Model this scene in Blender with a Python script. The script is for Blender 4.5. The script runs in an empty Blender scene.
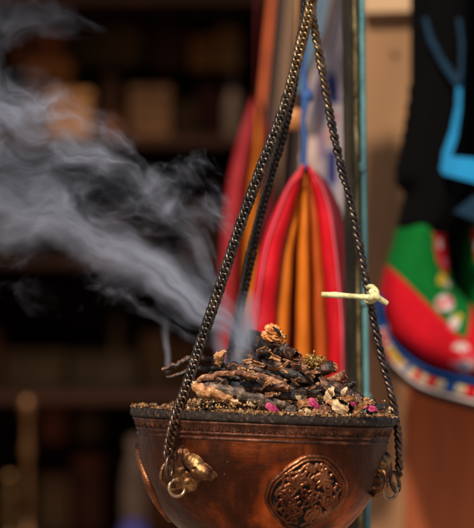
import bpy, math, random
import numpy as np
from mathutils import Vector, Matrix, noise
random.seed(11)
PI = math.pi
K = 0.00053          # metres per photo pixel at the burner
D = 1.5              # camera distance
SC = bpy.context.scene
COL = SC.collection

def P(px, py, Y=0.0):
    s = (D + Y) / D
    return Vector(((px - 237) * K * s, Y, (264 - py) * K * s))

def lin(r, g, b):
    f = lambda c: (c/255/12.92 if c/255 <= .04045 else ((c/255+.055)/1.055)**2.4)
    return (f(r), f(g), f(b), 1)

# ------------------------------------------------------------------ objects
MW = {}
def tag(o, label=None, cat=None, group=None, kind=None):
    if label: o['label'] = label
    if cat: o['category'] = cat
    if group: o['group'] = group
    if kind: o['kind'] = kind
    return o

def empty(name, loc, rot=(0, 0, 0), **kw):
    o = bpy.data.objects.new(name, None); COL.objects.link(o)
    o.empty_display_size = .01
    o.location = loc; o.rotation_euler = rot
    MW[o] = Matrix.Translation(Vector(loc)) @ (Matrix.Rotation(rot[2], 4, 'Z') @ Matrix.Rotation(rot[1], 4, 'Y') @ Matrix.Rotation(rot[0], 4, 'X'))
    return tag(o, **kw)

class MB:
    def __init__(s): s.v = []; s.f = []; s.m = []; s.c = []
    def add(s, vs, fs, mi=0, col=None):
        b = len(s.v); s.v += [tuple(v) for v in vs]
        s.f += [tuple(i + b for i in f) for f in fs]; s.m += [mi]*len(fs)
        s.c += ([col]*len(vs)) if not (isinstance(col, list) and len(col) == len(vs)) else col
        return s
    def build(s, name, mats, parent=None, smooth=True, origin=None, **kw):
        me = bpy.data.meshes.new(name)
        if parent is not None: inv = MW[parent].inverted()
        else:
            if origin is None:
                a = np.array(s.v); origin = ((a[:,0].min()+a[:,0].max())/2, (a[:,1].min()+a[:,1].max())/2, a[:,2].min())
            inv = Matrix.Translation(-Vector(origin))
        me.from_pydata([tuple(inv @ Vector(v)) for v in s.v], [], s.f)
        if not isinstance(mats, (list, tuple)): mats = [mats]
        for m in mats: me.materials.append(m)
        me.polygons.foreach_set('material_index', s.m)
        me.polygons.foreach_set('use_smooth', [smooth]*len(s.f))
        if any(c is not None for c in s.c):
            at = me.color_attributes.new('Col', 'FLOAT_COLOR', 'POINT')
            for i, c in enumerate(s.c): at.data[i].color = c if c is not None else (1, 1, 1, 1)
        me.update()
        o = bpy.data.objects.new(name, me); COL.objects.link(o)
        if parent is not None:
            o.parent = parent; MW[o] = MW[parent]
        else:
            o.location = origin; MW[o] = Matrix.Translation(Vector(origin))
        return tag(o, **kw)

def nz(v, f=1.0, s=0.0):
    return noise.noise(Vector((v[0]*f + s, v[1]*f + s*1.7, v[2]*f - s)))

def spline(pts, n):
    """Catmull-Rom through pts (vectors of any length)"""
    a = [np.array(p, float) for p in pts]
    a = [2*a[0]-a[1]] + a + [2*a[-1]-a[-2]]
    out = []; segs = len(a) - 3
    for i in range(n):
        t = i/(n-1)*segs; k = min(int(t), segs-1); u = t-k
        p0, p1, p2, p3 = a[k:k+4]
        out.append(.5*((2*p1)+(-p0+p2)*u+(2*p0-5*p1+4*p2-p3)*u*u+(-p0+3*p1-3*p2+p3)*u**3))
    return out

def frames(pts, up=(0, -1, 0), closed=False):
    n = len(pts); T = []
    for i in range(n):
        a = pts[(i-1) % n] if closed or i > 0 else pts[i]
        b = pts[(i+1) % n] if closed or i < n-1 else pts[i]
        T.append((Vector(b)-Vector(a)).normalized())
    N = []; u = Vector(up)
    for t in T:
        u = (u - t*u.dot(t))
        if u.length < 1e-6: u = t.orthogonal()
        u.normalize(); N.append(u.copy())
    return T, N

def tube(mb, pts, r, seg=8, closed=False, flat=1.0, up=(0, -1, 0), rough=0, rf=400, mi=0, col=None, seed=0):
    """r number or list; flat = ratio of the up-direction radius to the other"""
    pts = [Vector(p) for p in pts]; n = len(pts)
    rr = r if isinstance(r, (list, tuple)) else [r]*n
    T, N = frames(pts, up, closed)
    vs = []; fs = []
    for i, p in enumerate(pts):
        B = T[i].cross(N[i])
        for j in range(seg):
            a = 2*PI*j/seg
            d = N[i]*math.sin(a)*flat + B*math.cos(a)
            q = p + d*rr[i]
            if rough: q = p + d*rr[i]*(1 + rough*nz(q, rf, seed) + rough*.6*nz(q, rf*2.7, seed))
            vs.append(q)
    m = n if closed else n-1
    for i in range(m):
        for j in range(seg):
            a = i*seg+j; b = i*seg+(j+1) % seg; c = ((i+1) % n)*seg+(j+1) % seg; d = ((i+1) % n)*seg+j
            fs.append((a, b, c, d))
    if not closed:
        vs += [pts[0], pts[-1]]; k = n*seg
        for j in range(seg):
            fs.append((k, (j+1) % seg, j)); fs.append((k+1, (n-1)*seg+j, (n-1)*seg+(j+1) % seg))
    mb.add(vs, fs, mi, col)

def ring(mb, c, R, r, nrm, nu=32, seg=10, sx=1.0, ax=None, mi=0):
    nrm = Vector(nrm).normalized(); a = Vector(ax) if ax else nrm.orthogonal()
    a = (a - nrm*a.dot(nrm)).normalized(); b = nrm.cross(a)
    tube(mb, [Vector(c)+a*(R*sx*math.cos(2*PI*i/nu))+b*(R*math.sin(2*PI*i/nu)) for i in range(nu)], r, seg, True, up=nrm, mi=mi)

_ico = {}
def ico(sub):
    if sub not in _ico:
        import bmesh
        bm = bmesh.new(); bmesh.ops.create_icosphere(bm, subdivisions=sub, radius=1)
        bm.verts.ensure_lookup_table()
        _ico[sub] = ([v.co.copy() for v in bm.verts], [tuple(v.index for v in f.verts) for f in bm.faces]); bm.free()
    return _ico[sub]

def blob(mb, c, rad, sub=2, rough=.2, rf=1.5, rot=None, mi=0, col=None, seed=None):
    vs, fs = ico(sub); seed = random.uniform(0, 90) if seed is None else seed
    rad = rad if isinstance(rad, (tuple, list)) else (rad,)*3
    R = rot or Matrix.Identity(3); out = []
    for v in vs:
        k = 1 + rough*nz(v, rf, seed) + rough*.5*nz(v, rf*2.5, seed)
        out.append(Vector(c) + R @ Vector((v.x*rad[0]*k, v.y*rad[1]*k, v.z*rad[2]*k)))
    mb.add(out, fs, mi, col)

def rrot():
    return Matrix.Rotation(random.uniform(0, 6.3), 3, 'X') @ Matrix.Rotation(random.uniform(0, 6.3), 3, 'Y') @ Matrix.Rotation(random.uniform(0, 6.3), 3, 'Z')

def box(mb, c, h, bev=.08, rotz=0, mi=0, roty=0):
    """bevelled box, h half sizes"""
    b = min(h)*bev*2 if bev else 0
    b = min(b, min(h)*.45)
    R = Matrix.Rotation(rotz, 3, 'Z') @ Matrix.Rotation(roty, 3, 'Y')
    import bmesh
    bm = bmesh.new(); bmesh.ops.create_cube(bm, size=2)
    for v in bm.verts: v.co = Vector((v.co.x*h[0], v.co.y*h[1], v.co.z*h[2]))
    if b: bmesh.ops.bevel(bm, geom=list(bm.edges), offset=b, segments=2, affect='EDGES')
    bm.verts.index_update()
    mb.add([Vector(c)+R @ v.co for v in bm.verts], [tuple(v.index for v in f.verts) for f in bm.faces], mi); bm.free()

def lathe(mb, c, prof, seg=48, M=None, mi=0, rough=0, rf=100):
    M = M or Matrix.Identity(4); vs = []; fs = []; n = len(prof)
    for (r, z) in prof:
        for j in range(seg):
            a = 2*PI*j/seg; v = Vector((r*math.cos(a), r*math.sin(a), z))
            if rough: v += Vector((math.cos(a), math.sin(a), .7))*rough*(nz(v, rf)+.5*nz(v, rf*3))
            vs.append(M @ (Vector(c)+v))
    for i in range(n-1):
        for j in range(seg):
            fs.append((i*seg+j, i*seg+(j+1) % seg, (i+1)*seg+(j+1) % seg, (i+1)*seg+j))
    mb.add(vs, fs, mi)

# ---------------------------------------------------------------- materials
class NT:
    def __init__(s, name):
        s.m = bpy.data.materials.new(name); s.m.use_nodes = True
        s.t = s.m.node_tree; s.n = s.t.nodes; s.l = s.t.links
        s.b = s.n['Principled BSDF']; s.out = s.n['Material Output']
        s.co = s.n.new('ShaderNodeTexCoord').outputs['Object']
    def noise(s, scale, detail=4, rough=.55, dist=0, vec=None, stretch=None):
        x = s.n.new('ShaderNodeTexNoise'); x.inputs['Scale'].default_value = scale
        x.inputs['Detail'].default_value = detail; x.inputs['Roughness'].default_value = rough; x.inputs['Distortion'].default_value = dist
        v = vec or s.co
        if stretch:
            mp = s.n.new('ShaderNodeMapping'); mp.inputs['Scale'].default_value = stretch; s.l.new(v, mp.inputs[0]); v = mp.outputs[0]
        s.l.new(v, x.inputs['Vector']); return x.outputs['Fac']
    def ramp(s, fac, stops):
        r = s.n.new('ShaderNodeValToRGB'); e = r.color_ramp.elements
        for i, (p, c) in enumerate(stops):
            el = e[i] if i < 2 else e.new(p)
            el.position = p; el.color = c if len(c) == 4 else (*c, 1)
        s.l.new(fac, r.inputs[0]); return r.outputs['Color']
    def mix(s, fac, a, b, mode='MIX'):
        x = s.n.new('ShaderNodeMix'); x.data_type = 'RGBA'; x.blend_type = mode
        for val, i in ((fac, 0), (a, 6), (b, 7)):
            if hasattr(val, 'is_output'): s.l.new(val, x.inputs[i])
            else: x.inputs[i].default_value = val
        return x.outputs[2]
    def math(s, op, a, b=0):
        x = s.n.new('ShaderNodeMath'); x.operation = op
        for val, i in ((a, 0), (b, 1)):
            if hasattr(val, 'is_output'): s.l.new(val, x.inputs[i])
            else: x.inputs[i].default_value = val
        return x.outputs[0]
    def attr(s, name='Col'):
        x = s.n.new('ShaderNodeAttribute'); x.attribute_name = name; return x.outputs['Color']
    def set(s, **kw):
        for k, v in kw.items():
            i = s.b.inputs[k.replace('_', ' ')]
            if hasattr(v, 'is_output'): s.l.new(v, i)
            else: i.default_value = v
        return s
    def bump(s, h, dist, strength=1.0):
        x = s.n.new('ShaderNodeBump'); x.inputs['Distance'].default_value = dist; x.inputs['Strength'].default_value = strength
        s.l.new(h, x.inputs['Height'])
        old = s.b.inputs['Normal']
        if old.is_linked: s.l.new(old.links[0].from_socket, x.inputs['Normal'])
        s.l.new(x.outputs[0], old); return s

def simple(name, col, rough=.6, metal=0, var=.3, scale=60, bump=0, bscale=200, stretch=None, **kw):
    m = NT(name); n = m.noise(scale, 5, stretch=stretch)
    c1 = tuple(c*(1-var) for c in col[:3])+(1,); c2 = tuple(min(1, c*(1+var)) for c in col[:3])+(1,)
    m.set(Base_Color=m.ramp(n, [(.3, c1), (.7, c2)]), Roughness=rough, Metallic=metal, **kw)
    if bump: m.bump(m.noise(bscale, 4, stretch=stretch), bump)
    return m.m

# copper with patina: dark brown skin, orange bare patches, golden verdigris rubs
def copper(name, relief=False):
    m = NT(name)
    big = m.noise(22, 4, .55, .8); mid = m.noise(85, 5, .6, .3); fine = m.noise(700, 4, .6); drip = m.noise(60, 4, .6, .2, stretch=(1, 1, .18))
    c = m.ramp(big, [(.34, (.040, .010, .005)), (.46, (.105, .025, .010)), (.55, (.34, .068, .017)), (.66, (.72, .165, .038))])
    c = m.mix(m.ramp(mid, [(.50, (0, 0, 0)), (.72, (.5, .5, .5))]), c, (.20, .080, .026, 1))
    c = m.mix(m.ramp(drip, [(.46, (.62, .62, .62)), (.60, (0, 0, 0))]), c, (.050, .018, .011, 1))
    sp = m.n.new('ShaderNodeSeparateXYZ'); m.l.new(m.co, sp.inputs[0])       # soot that has run down from the lip
    mr = m.n.new('ShaderNodeMapRange'); m.l.new(sp.outputs[2], mr.inputs[0]); mr.inputs[1].default_value = .048; mr.inputs[2].default_value = .068
    c = m.mix(m.math('MULTIPLY', mr.outputs[0], m.math('MULTIPLY', drip, .9)), c, (.028, .012, .008, 1))
    spots = m.ramp(m.noise(900, 2, .5), [(.70, (0, 0, 0)), (.76, (1, 1, 1))])
    c = m.mix(m.math('MULTIPLY', spots, .5), c, (.5, .33, .19, 1))
    scr = m.noise(500, 2, .5, 0, stretch=(.12, .12, 1.6))
    m.set(Base_Color=c, Metallic=m.ramp(big, [(.3, (.82,)*3), (.6, (.97,)*3)]),
          Roughness=m.ramp(mid, [(.3, (.30,)*3), (.7, (.50,)*3)]))
    m.bump(mid, .0016, .6); m.bump(fine, .0002, .5); m.bump(m.noise(55, 2), .0028, .4); m.bump(scr, .00025, .5)
    return m.m
M_copper = copper('patinated_copper')

def mk_relief():
    m = NT('relief_copper'); mid = m.noise(260, 5); big = m.noise(70, 3)
    c = m.ramp(big, [(.3, (.06, .019, .011)), (.5, (.20, .066, .030)), (.7, (.42, .17, .075))])
    m.set(Base_Color=c, Metallic=.9, Roughness=m.ramp(mid, [(.3, (.28,)*3), (.7, (.5,)*3)])); m.bump(mid, .0004, .6)
    return m.m
M_relief = mk_relief()
def mk_brasslug():
    m = NT('rubbed_brass'); mid = m.noise(300, 5); big = m.noise(110, 3)
    c = m.ramp(big, [(.36, (.05, .018, .010)), (.5, (.17, .070, .028)), (.68, (.44, .25, .10))])
    m.set(Base_Color=c, Metallic=.85, Roughness=m.ramp(mid, [(.3, (.34,)*3), (.7, (.56,)*3)])); m.bump(mid, .0009, .8)
    return m.m
M_lug = mk_brasslug()
def mk_crust():
    m = NT('soot_crust'); a = m.noise(500, 5, .7); b = m.noise(90, 4)
    c = m.ramp(a, [(.38, (.008, .005, .004)), (.58, (.035, .020, .013)), (.72, (.26, .15, .08))])
    m.set(Base_Color=c, Metallic=0, Roughness=.5, Specular_IOR_Level=.3); m.bump(a, .0012, .9); m.bump(b, .002, .5)
    return m.m
M_crust = mk_crust()
M_hole = simple('black_soot', (.006, .005, .005), .9, 0, .4, 400, .0005, 900)  # black colour standing in for the dark inside the medallion openings
def mk_band():
    m = NT('band_copper'); a = m.noise(140, 5, .6); b = m.noise(600, 3)
    c = m.ramp(a, [(.3, (.022, .009, .006)), (.5, (.085, .030, .017)), (.72, (.26, .10, .05))])
    m.set(Base_Color=c, Metallic=.7, Roughness=.5); m.bump(b, .0003, .7)
    return m.m
M_band = mk_band()
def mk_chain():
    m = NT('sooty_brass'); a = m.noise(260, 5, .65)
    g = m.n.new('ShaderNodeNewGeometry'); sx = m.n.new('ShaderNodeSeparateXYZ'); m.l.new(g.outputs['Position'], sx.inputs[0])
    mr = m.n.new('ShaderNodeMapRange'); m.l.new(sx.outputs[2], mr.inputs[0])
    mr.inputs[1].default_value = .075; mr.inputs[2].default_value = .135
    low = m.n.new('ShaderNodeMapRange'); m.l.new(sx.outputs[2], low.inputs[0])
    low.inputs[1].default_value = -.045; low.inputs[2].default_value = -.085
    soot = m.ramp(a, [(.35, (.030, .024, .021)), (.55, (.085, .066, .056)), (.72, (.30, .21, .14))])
    brass = m.ramp(a, [(.32, (.07, .04, .02)), (.55, (.30, .19, .09)), (.75, (.75, .56, .32))])  # gold towards the top puts the light there into the colour
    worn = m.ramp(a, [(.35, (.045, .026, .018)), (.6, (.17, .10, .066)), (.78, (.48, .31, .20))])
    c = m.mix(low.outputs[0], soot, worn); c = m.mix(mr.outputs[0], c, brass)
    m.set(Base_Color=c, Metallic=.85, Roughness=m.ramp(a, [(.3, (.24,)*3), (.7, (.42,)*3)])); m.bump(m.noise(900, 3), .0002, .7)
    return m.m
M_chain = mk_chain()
M_ringm = simple('worn_ring_metal', (.42, .27, .16), .33, .9, .4, 300, .0002, 800)

# ------------------------------------------------------------------ the burner
H = .0815; RS = .0663; CZ = .0688
TH = math.radians(2.3); TX = math.radians(-2.0)
BASE = (.0140 - H*math.sin(TH), H*math.sin(TX), -.1593)
burner = empty('incense_burner', BASE, (TX, TH, 0), label='hanging round copper incense burner on three blackened chains, filled with smouldering bark', cat='incense burner')
MBN = MW[burner]

def prof_r(z):
    if z <= CZ: return math.sqrt(max(RS*RS-(z-CZ)**2, 0))
    t = (z-CZ)/.0074; return RS + .0022*t
# body: outer skin, lip, inner skin
mb = MB(); NS = 160; zs = []
pr = [(RS*math.sin(a), CZ-RS*math.cos(a)) for a in [i/40*PI/2 for i in range(1, 41)]]
pr += [(RS+.0022*i/5, CZ+.0074*i/5) for i in range(1, 6)]
pr += [(.0660, H-.0050), (.0640, CZ), (.056, .042), (.03, .0145), (.001, .0075)]
lathe(mb, (0, 0, 0), [(.0001, CZ-RS)]+pr, NS, MBN)
mb.build('bowl', M_copper, burner)
# rim: thick sooty lip
mb = MB(); rp = []
for i in range(15):
    a = -PI/2 + 2*PI*i/14*.98
    rp.append((.0676 + .0029*math.copysign(abs(math.cos(a))**.6, math.cos(a)), H-.0028 + .0025*math.copysign(abs(math.sin(a))**.6, math.sin(a))))
lathe(mb, (0, 0, 0), rp, 420, MBN, rough=.00055, rf=330)
mb.build('rim', M_crust, burner)
# greek key band
mb = MB()
zb0 = CZ+.0008; zb1 = CZ+.0072
lathe(mb, (0, 0, 0), [(prof_r(zb0)-.0002, zb0-.0004), (prof_r(zb0)+.0006, zb0), (prof_r(zb0)+.0007, zb0+.0009), (prof_r(zb0)+.0003, zb0+.0013),
      (prof_r(zb1)+.0003, zb1-.0013), (prof_r(zb1)+.0008, zb1-.0009), (prof_r(zb1)+.0008, zb1), (prof_r(zb1)-.0002, zb1+.0003)], 200, MBN)
key = [(0, 0), (0, 1), (.82, 1), (.82, .32), (.42, .32), (.42, .62)]
NK = 78; hz = zb1-zb0-.0026
for k in range(NK):
    seg = key + [(.42, .62)]
    pts = []
    for (u, w) in key:
        az = 2*PI*(k+u*.92)/NK; z = zb0+.0013+w*hz; r = prof_r(z)+.00035
        pts.append(MBN @ Vector((r*math.sin(az), -r*math.cos(az), z)))
    # subdivide corners sharply
    pp = []
    for a, b in zip(pts[:-1], pts[1:]): pp += [a, a.lerp(b, .5)]
    pp.append(pts[-1])
    tube(mb, pp, .00032, 5, up=(math.sin(2*PI*k/NK), -math.cos(2*PI*k/NK), 0))
mb.build('key_band', M_band, burner)
mb = MB()
zt = CZ-.0012
lathe(mb, (0, 0, 0), [(prof_r(zt-.001)-.0003, zt-.0012), (prof_r(zt)+.0006, zt-.0006), (prof_r(zt)+.0006, zt+.0004), (prof_r(zt)-.0003, zt+.001)], 200, MBN)
mb.build('moulding', M_band, burner)

def sph(az, el, h=0):
    r = RS+h
    return MBN @ Vector((r*math.cos(el)*math.sin(az), -r*math.cos(el)*math.cos(az), CZ+r*math.sin(el)))

# medallions with openings painted black, a height field of scrolls bent on the sphere
def medallion(az, el, seed):
    n = 200; R0 = .0228
    u = np.linspace(-R0*1.16, R0*1.16, n); U, V = np.meshgrid(u, u)
    th = np.arctan2(V, U); rr = np.hypot(U, V)
    Rb = R0*(.91+.085*np.abs(np.cos(2*th))**1.8)
    e = Rb-rr
    e = e + .00022*np.sin(th*13+seed)*np.clip(1-np.abs(e-.0005)/.004, 0, 1)
    rng = random.Random(seed)
    pts = []; wid = []
    def curve(ps, w0, w1):
        for i, p in enumerate(ps):
            pts.append(p); wid.append(w0+(w1-w0)*i/max(1, len(ps)-1))
    # central flower
    for k in range(6):
        a = k*PI/3+.3
        curve([(.0034*math.cos(a)+.0017*math.cos(t), .0034*math.sin(a)+.0017*math.sin(t)) for t in np.linspace(0, 2*PI, 14)], .0007, .0007)
    curve([(0, 0), (.0004, 0)], .0017, .0017)
    # scrolls
    for k in range(9):
        a = k*2*PI/9+rng.uniform(-.08, .08); cx = .0118*math.cos(a); cy = .0118*math.sin(a); s = 1 if k % 2 else -1
        curve([(cx+(.0038*(1-t/13))*math.cos(a+s*t), cy+(.0038*(1-t/13))*math.sin(a+s*t)) for t in np.linspace(0, 9.5, 46)], .00095, .0006)
        curve([(cx, cy), (cx, cy)], .0010, .0010)
        b = a+PI/9
        curve([(.0170*math.cos(b)+.0019*math.cos(t), .0170*math.sin(b)+.0019*math.sin(t)) for t in np.linspace(0, 2*PI, 14)], .0008, .0008)
        curve([(.0065*math.cos(b)*f, .0065*math.sin(b)*f) for f in np.linspace(1, 2.55, 22)], .0008, .0005)
        curve([(.0184*math.cos(a+d), .0184*math.sin(a+d)) for d in np.linspace(-.22, .22, 12)], .0007, .0009)
    for q in range(46):        # leaves and berries between the scrolls
        a = rng.uniform(0, 2*PI); r_ = R0*.80*math.sqrt(rng.random()); x_, y_ = r_*math.cos(a), r_*math.sin(a); b = rng.uniform(0, PI); L_ = rng.uniform(.0002, .0016)
        curve([(x_+t*L_*math.cos(b), y_+t*L_*math.sin(b)) for t in np.linspace(-1, 1, 6)], rng.uniform(.0005, .0011), rng.uniform(.0004, .0010))
    pts = np.array(pts); wid = np.array(wid); h = np.zeros_like(U)
    pts = pts + .0010*np.stack([np.sin(pts[:,1]*700+seed), np.cos(pts[:,0]*650+seed)], 1)
    pts = pts*(R0/.0245)
    for (px, py), w in zip(pts, wid):
        d = np.hypot(U-px, V-py)/w
        h = np.maximum(h, np.where(d < 1.25, (w+.0008)*np.sqrt(np.clip(1-(d/1.25)**2, 0, 1)), 0))
    # borders
    for pos, w, hh in ((.0004, .0010, .0017), (.0023, .0008, .0014)):
        d = np.abs(e-pos)/w
        h = np.maximum(h, np.where(d < 1, hh*np.sqrt(np.clip(1-d*d, 0, 1)), 0))
    flange = np.where((e > -.0008) & (e < .0030), .0005, 0.0); h = np.maximum(h, flange)
    inside = e > -.0010
    jit = .00012*np.sin(U*2900+np.cos(V*2100)*2)*np.cos(V*2500)
    h = np.where(h > .0004, h+jit, h)
    mb = MB(); idx = -np.ones((n, n), int); vs = []; fs0 = []; fs1 = []
    hh = np.where(e < -.0007, -.0003, np.maximum(h, .00012))
    for i in range(n):
        for j in range(n):
            if inside[i, j]:
                idx[i, j] = len(vs)
                vs.append(sph(az + U[i, j]/(RS*math.cos(el)), el + V[i, j]/RS, hh[i, j]))
    mi = []
    fs = []
    for i in range(n-1):
        for j in range(n-1):
            q = (idx[i, j], idx[i, j+1], idx[i+1, j+1], idx[i+1, j])
            if min(q) < 0: continue
            fs.append(q); mi.append(1 if (h[i, j]+h[i+1, j+1]) < .0009 and e[i, j] > .0026 else 0)
    mb.add(vs, fs); mb.m = mi
    mb.build('medallion', [M_relief, M_hole], burner)
AZ_LUG = [math.radians(a) for a in (-37, 83, 203)]
AZ_MED = [math.radians(a) for a in (24, 144, 264)]
for i, a in enumerate(AZ_MED): medallion(a, math.radians(-26), 3+i)

# lion-mask lugs: height field bent on the sphere. list of (u px, v px, ru, rv, h px)
def lug(az, el):
    n = 120; k = K
    u = np.linspace(-30, 34, n)*k; v = np.linspace(-28, 28, n)*k; U, V = np.meshgrid(u, v)
    h = np.zeros_like(U)
    def lump(cx, cy, rx, ry, hh, rot=0, sub=False):
        nonlocal h
        x = (U/k-cx); y = (V/k-cy); c, s = math.cos(rot), math.sin(rot); x, y = c*x+s*y, -s*x+c*y
        d = (x/rx)**2+(y/ry)**2
        b = np.where(d < 1, hh*k*np.sqrt(np.clip(1-d, 0, 1)), 0)
        if sub: h = np.where(d < 1, h-b, h)
        else: h = np.where(b > 0, (h**3+b**3)**(1/3), h)
    lump(0, 0, 18, 16, 8.0)                     # skull
    lump(-8, 14, 13, 9, 6.5, .5)                # mane, top
    lump(10, 9, 12, 8, 8.5, -.5)                # brow
    lump(18, 1, 12, 8.5, 9.0, -.25)             # muzzle
    lump(27, -3, 6, 5.5, 6.5)                   # nose tip
    lump(3, -12, 11, 8, 6.5, .8)                # jaw
    lump(-12, -6, 10, 12, 5.0)                  # mane
    lump(-18, 4, 6, 9, 3.5)
    for t in np.linspace(1.6, 4.6, 8):          # locks of the mane
        lump(-4+18*math.cos(t), 1+18*math.sin(t), 6, 2.6, 5.2, t)
    lump(-2, 4, 5, 4, 10.5); lump(3, -7, 4, 3.5, 9.5)
    lump(6, 3.0, 3.0, 2.2, 4, 0, True); lump(14, 5.5, 2.2, 1.8, 3, 0, True)      # eyes
    lump(20, -5.5, 7, 1.4, 3, -.2, True)        # mouth
    h = np.maximum(h, 0)
    ang = np.arctan2(V/k-1, U/k+2); rad = np.hypot(V/k-1, U/k+2)
    h = np.where(h > 1.5*k, h + .28*k*np.sin(ang*19+np.sin(rad*.5)*1.2)*(rad > 12) + .14*k*np.sin(U/k*1.1+2*np.sin(V/k*.45))*np.sin(V/k*1.0+np.sin(U/k*.4)), h)
    for _ in range(1):
        h = (h*2+np.roll(h, 1, 0)+np.roll(h, -1, 0)+np.roll(h, 1, 1)+np.roll(h, -1, 1))/6
    mb = MB(); idx = -np.ones((n, n), int); vs = []; fs = []
    for i in range(n):
        for j in range(n):
            if h[max(0, i-1):i+2, max(0, j-1):j+2].max() > 1e-5:
                idx[i, j] = len(vs)
                p = sph(az+U[i, j]/(RS*math.cos(el)), el+V[i, j]/RS, h[i, j]-.0002)
                vs.append(p + Vector((0, 0, 0)))
    for i in range(n-1):
        for j in range(n-1):
            q = (idx[i, j], idx[i, j+1], idx[i+1, j+1], idx[i+1, j])
            if min(q) >= 0: fs.append(q)
    mb.add(vs, fs); o = mb.build('lion_lug', M_lug, burner)
    # staple that carries the ring
    st = MB(); e0 = el-math.radians(2.5); a0 = az-math.radians(9)
    pts = spline([sph(a0-.02, e0+.10, 0), sph(a0-.04, e0+.09, .0035), sph(a0-.05, e0, .0062), sph(a0-.03, e0-.09, .0035), sph(a0, e0-.10, 0)], 18)
    tube(st, pts, .0010, 8); st.build('staple', M_lug, o)
    return a0, e0
lugs = [lug(a, math.radians(-16.5)) for a in AZ_LUG]

# rings and chains
def curb(path, pitch=.0031, wid=.0031, wire=.00103, face=(0, -1, 0), name='chain'):
    """twisted curb chain along the path"""
    dense = [Vector(p) for p in spline(path, 500)]
    L = [0]
    for a, b in zip(dense[:-1], dense[1:]): L.append(L[-1]+(b-a).length)
    def at(s):
        s = max(0, min(L[-1]-1e-9, s)); i = int(np.searchsorted(L, s))
        i = max(1, min(len(L)-1, i)); t = (s-L[i-1])/(L[i]-L[i-1]); return dense[i-1].lerp(dense[i], t)
    n = int(L[-1]/pitch); mb = MB(); half = pitch/2+wire*1.05; NU = 22
    for q in range(n+1):
        s = q*pitch; c = at(s); T = (at(s+.002)-at(s-.002)).normalized()
        F = Vector(face); F = (F-T*F.dot(T)).normalized(); S = T.cross(F)
        jt = random.uniform(-.22, .22) + .35*noise.noise(Vector((q*.09, 3.3, 0))); wj = 1+random.uniform(-.05, .05)
        pts = []
        for i in range(NU):
            t = 2*PI*i/NU; ct, st_ = math.cos(t), math.sin(t)
            a = half*math.copysign(abs(ct)**.85, ct); b = wid*wj*math.copysign(abs(st_)**.8, st_)-0
            tw = .62 + jt + .85*ct
            b2 = (wid-wire)*math.copysign(abs(st_)**.8, st_)*wj
            pts.append(c + T*a + (S*math.cos(tw)+F*math.sin(tw))*b2)
        tube(mb, pts, wire, 8, True, up=F)
    return mb
TOP = (312.5, -42)
Ya = -.047
left = [P(*TOP, 0), P(312, -8, -.001), P(306, 24, -.004), P(285, 104, -.011), P(261, 168, -.018), P(240, 226, -.024), P(219, 289, -.031), P(200, 345, -.041), P(186, 388, -.053), P(176, 417, -.0555), P(170.5, 440, -.0535), P(168, 455, -.053)]
right = [P(TOP[0]+2, TOP[1], .002), P(313, 8, .004), P(315, 30, .004), P(323, 75, .004), P(333, 130, .004), P(342, 170, .004), P(350, 200, .004), P(361, 252, .003), P(371, 306, .002), P(382, 358, .001), P(391, 393, 0), P(397, 425, 0), P(399, 450, 0), P(399, 474, 0)]
back = [P(TOP[0]-2, TOP[1], .004), P(306, 10, .007), P(297, 60, .013), P(286, 120, .022), P(270, 178, .033), P(254, 240, .046), P(242, 300, .058), P(226, 380, .071), P(219, 425, .077), P(214, 445, .078), P(213, 462, .0775)]
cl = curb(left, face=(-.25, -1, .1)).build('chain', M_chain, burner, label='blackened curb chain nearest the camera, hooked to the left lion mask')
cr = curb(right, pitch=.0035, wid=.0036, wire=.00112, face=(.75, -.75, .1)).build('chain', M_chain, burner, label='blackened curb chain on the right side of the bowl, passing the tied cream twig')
M_chain_dark = simple('sooted_chain', (.020, .015, .013), .55, .5, .5, 300, .0003, 700)  # back chain gets a darker metal than the other two
cb = curb(back, wid=.0029, wire=.0009, face=(-.3, -1, 0)).build('chain', M_chain_dark, burner, label='out of focus curb chain running down behind the pile')
mb = MB(); ring(mb, P(TOP[0], TOP[1]-12, 0), .0075, .0013, (0, 1, 0)); mb.build('top_ring', M_ringm, burner)
# end links and rings
def end_rings(link_c, ring_c, nrm, la=(0, 0, 1)):
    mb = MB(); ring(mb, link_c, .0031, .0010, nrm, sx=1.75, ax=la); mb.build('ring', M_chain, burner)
    mb = MB(); ring(mb, ring_c, .0043, .00095, nrm2); mb.build('ring', M_ringm, burner)
nrm2 = (.35, -1, .15)
end_rings(P(169.5, 467, -.0535), P(177, 488, -.0515), (.85, -.5, 0), (.1, 0, 1))
nrm2 = (.55, -1, .1)
end_rings(P(395, 482, -.002), P(390, 491, -.004), (.7, -.7, .1), (-.35, 0, 1))
nrm2 = (-.3, 1, 0)
end_rings(P(213, 471, .077), P(215, 486, .076), (.8, .5, 0))

# ------------------------------------------------------------------ contents of the bowl
def two_tone(name, a, b, c, scale=180, rough=.7, stretch=None, bd=.0006, lo=.32, hi=.68):
    m = NT(name); n = m.noise(scale, 6, .65, .3, stretch=stretch); f = m.noise(scale*4, 3)
    m.set(Base_Color=m.ramp(n, [(lo, a), (.5, b), (hi, c)]), Roughness=rough); m.bump(n, bd, .9); m.bump(f, bd*.3, .7)
    return m.m
B_dark = two_tone('charred_bark', (.003, .002, .0018), (.014, .007, .005), (.16, .075, .040), 230, .42, bd=.001, lo=.36, hi=.72)
B_plum = two_tone('plum_bark', (.006, .003, .002), (.038, .015, .009), (.34, .155, .080), 210, .42, bd=.001, lo=.34, hi=.70)
B_red = two_tone('red_twig', (.025, .008, .004), (.20, .070, .030), (.72, .38, .17), 220, .45, bd=.001, lo=.34, hi=.70)
B_slate = two_tone('grey_wood', (.018, .010, .007), (.085, .050, .034), (.42, .28, .18), 230, .5, bd=.001, lo=.34, hi=.70)
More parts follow.
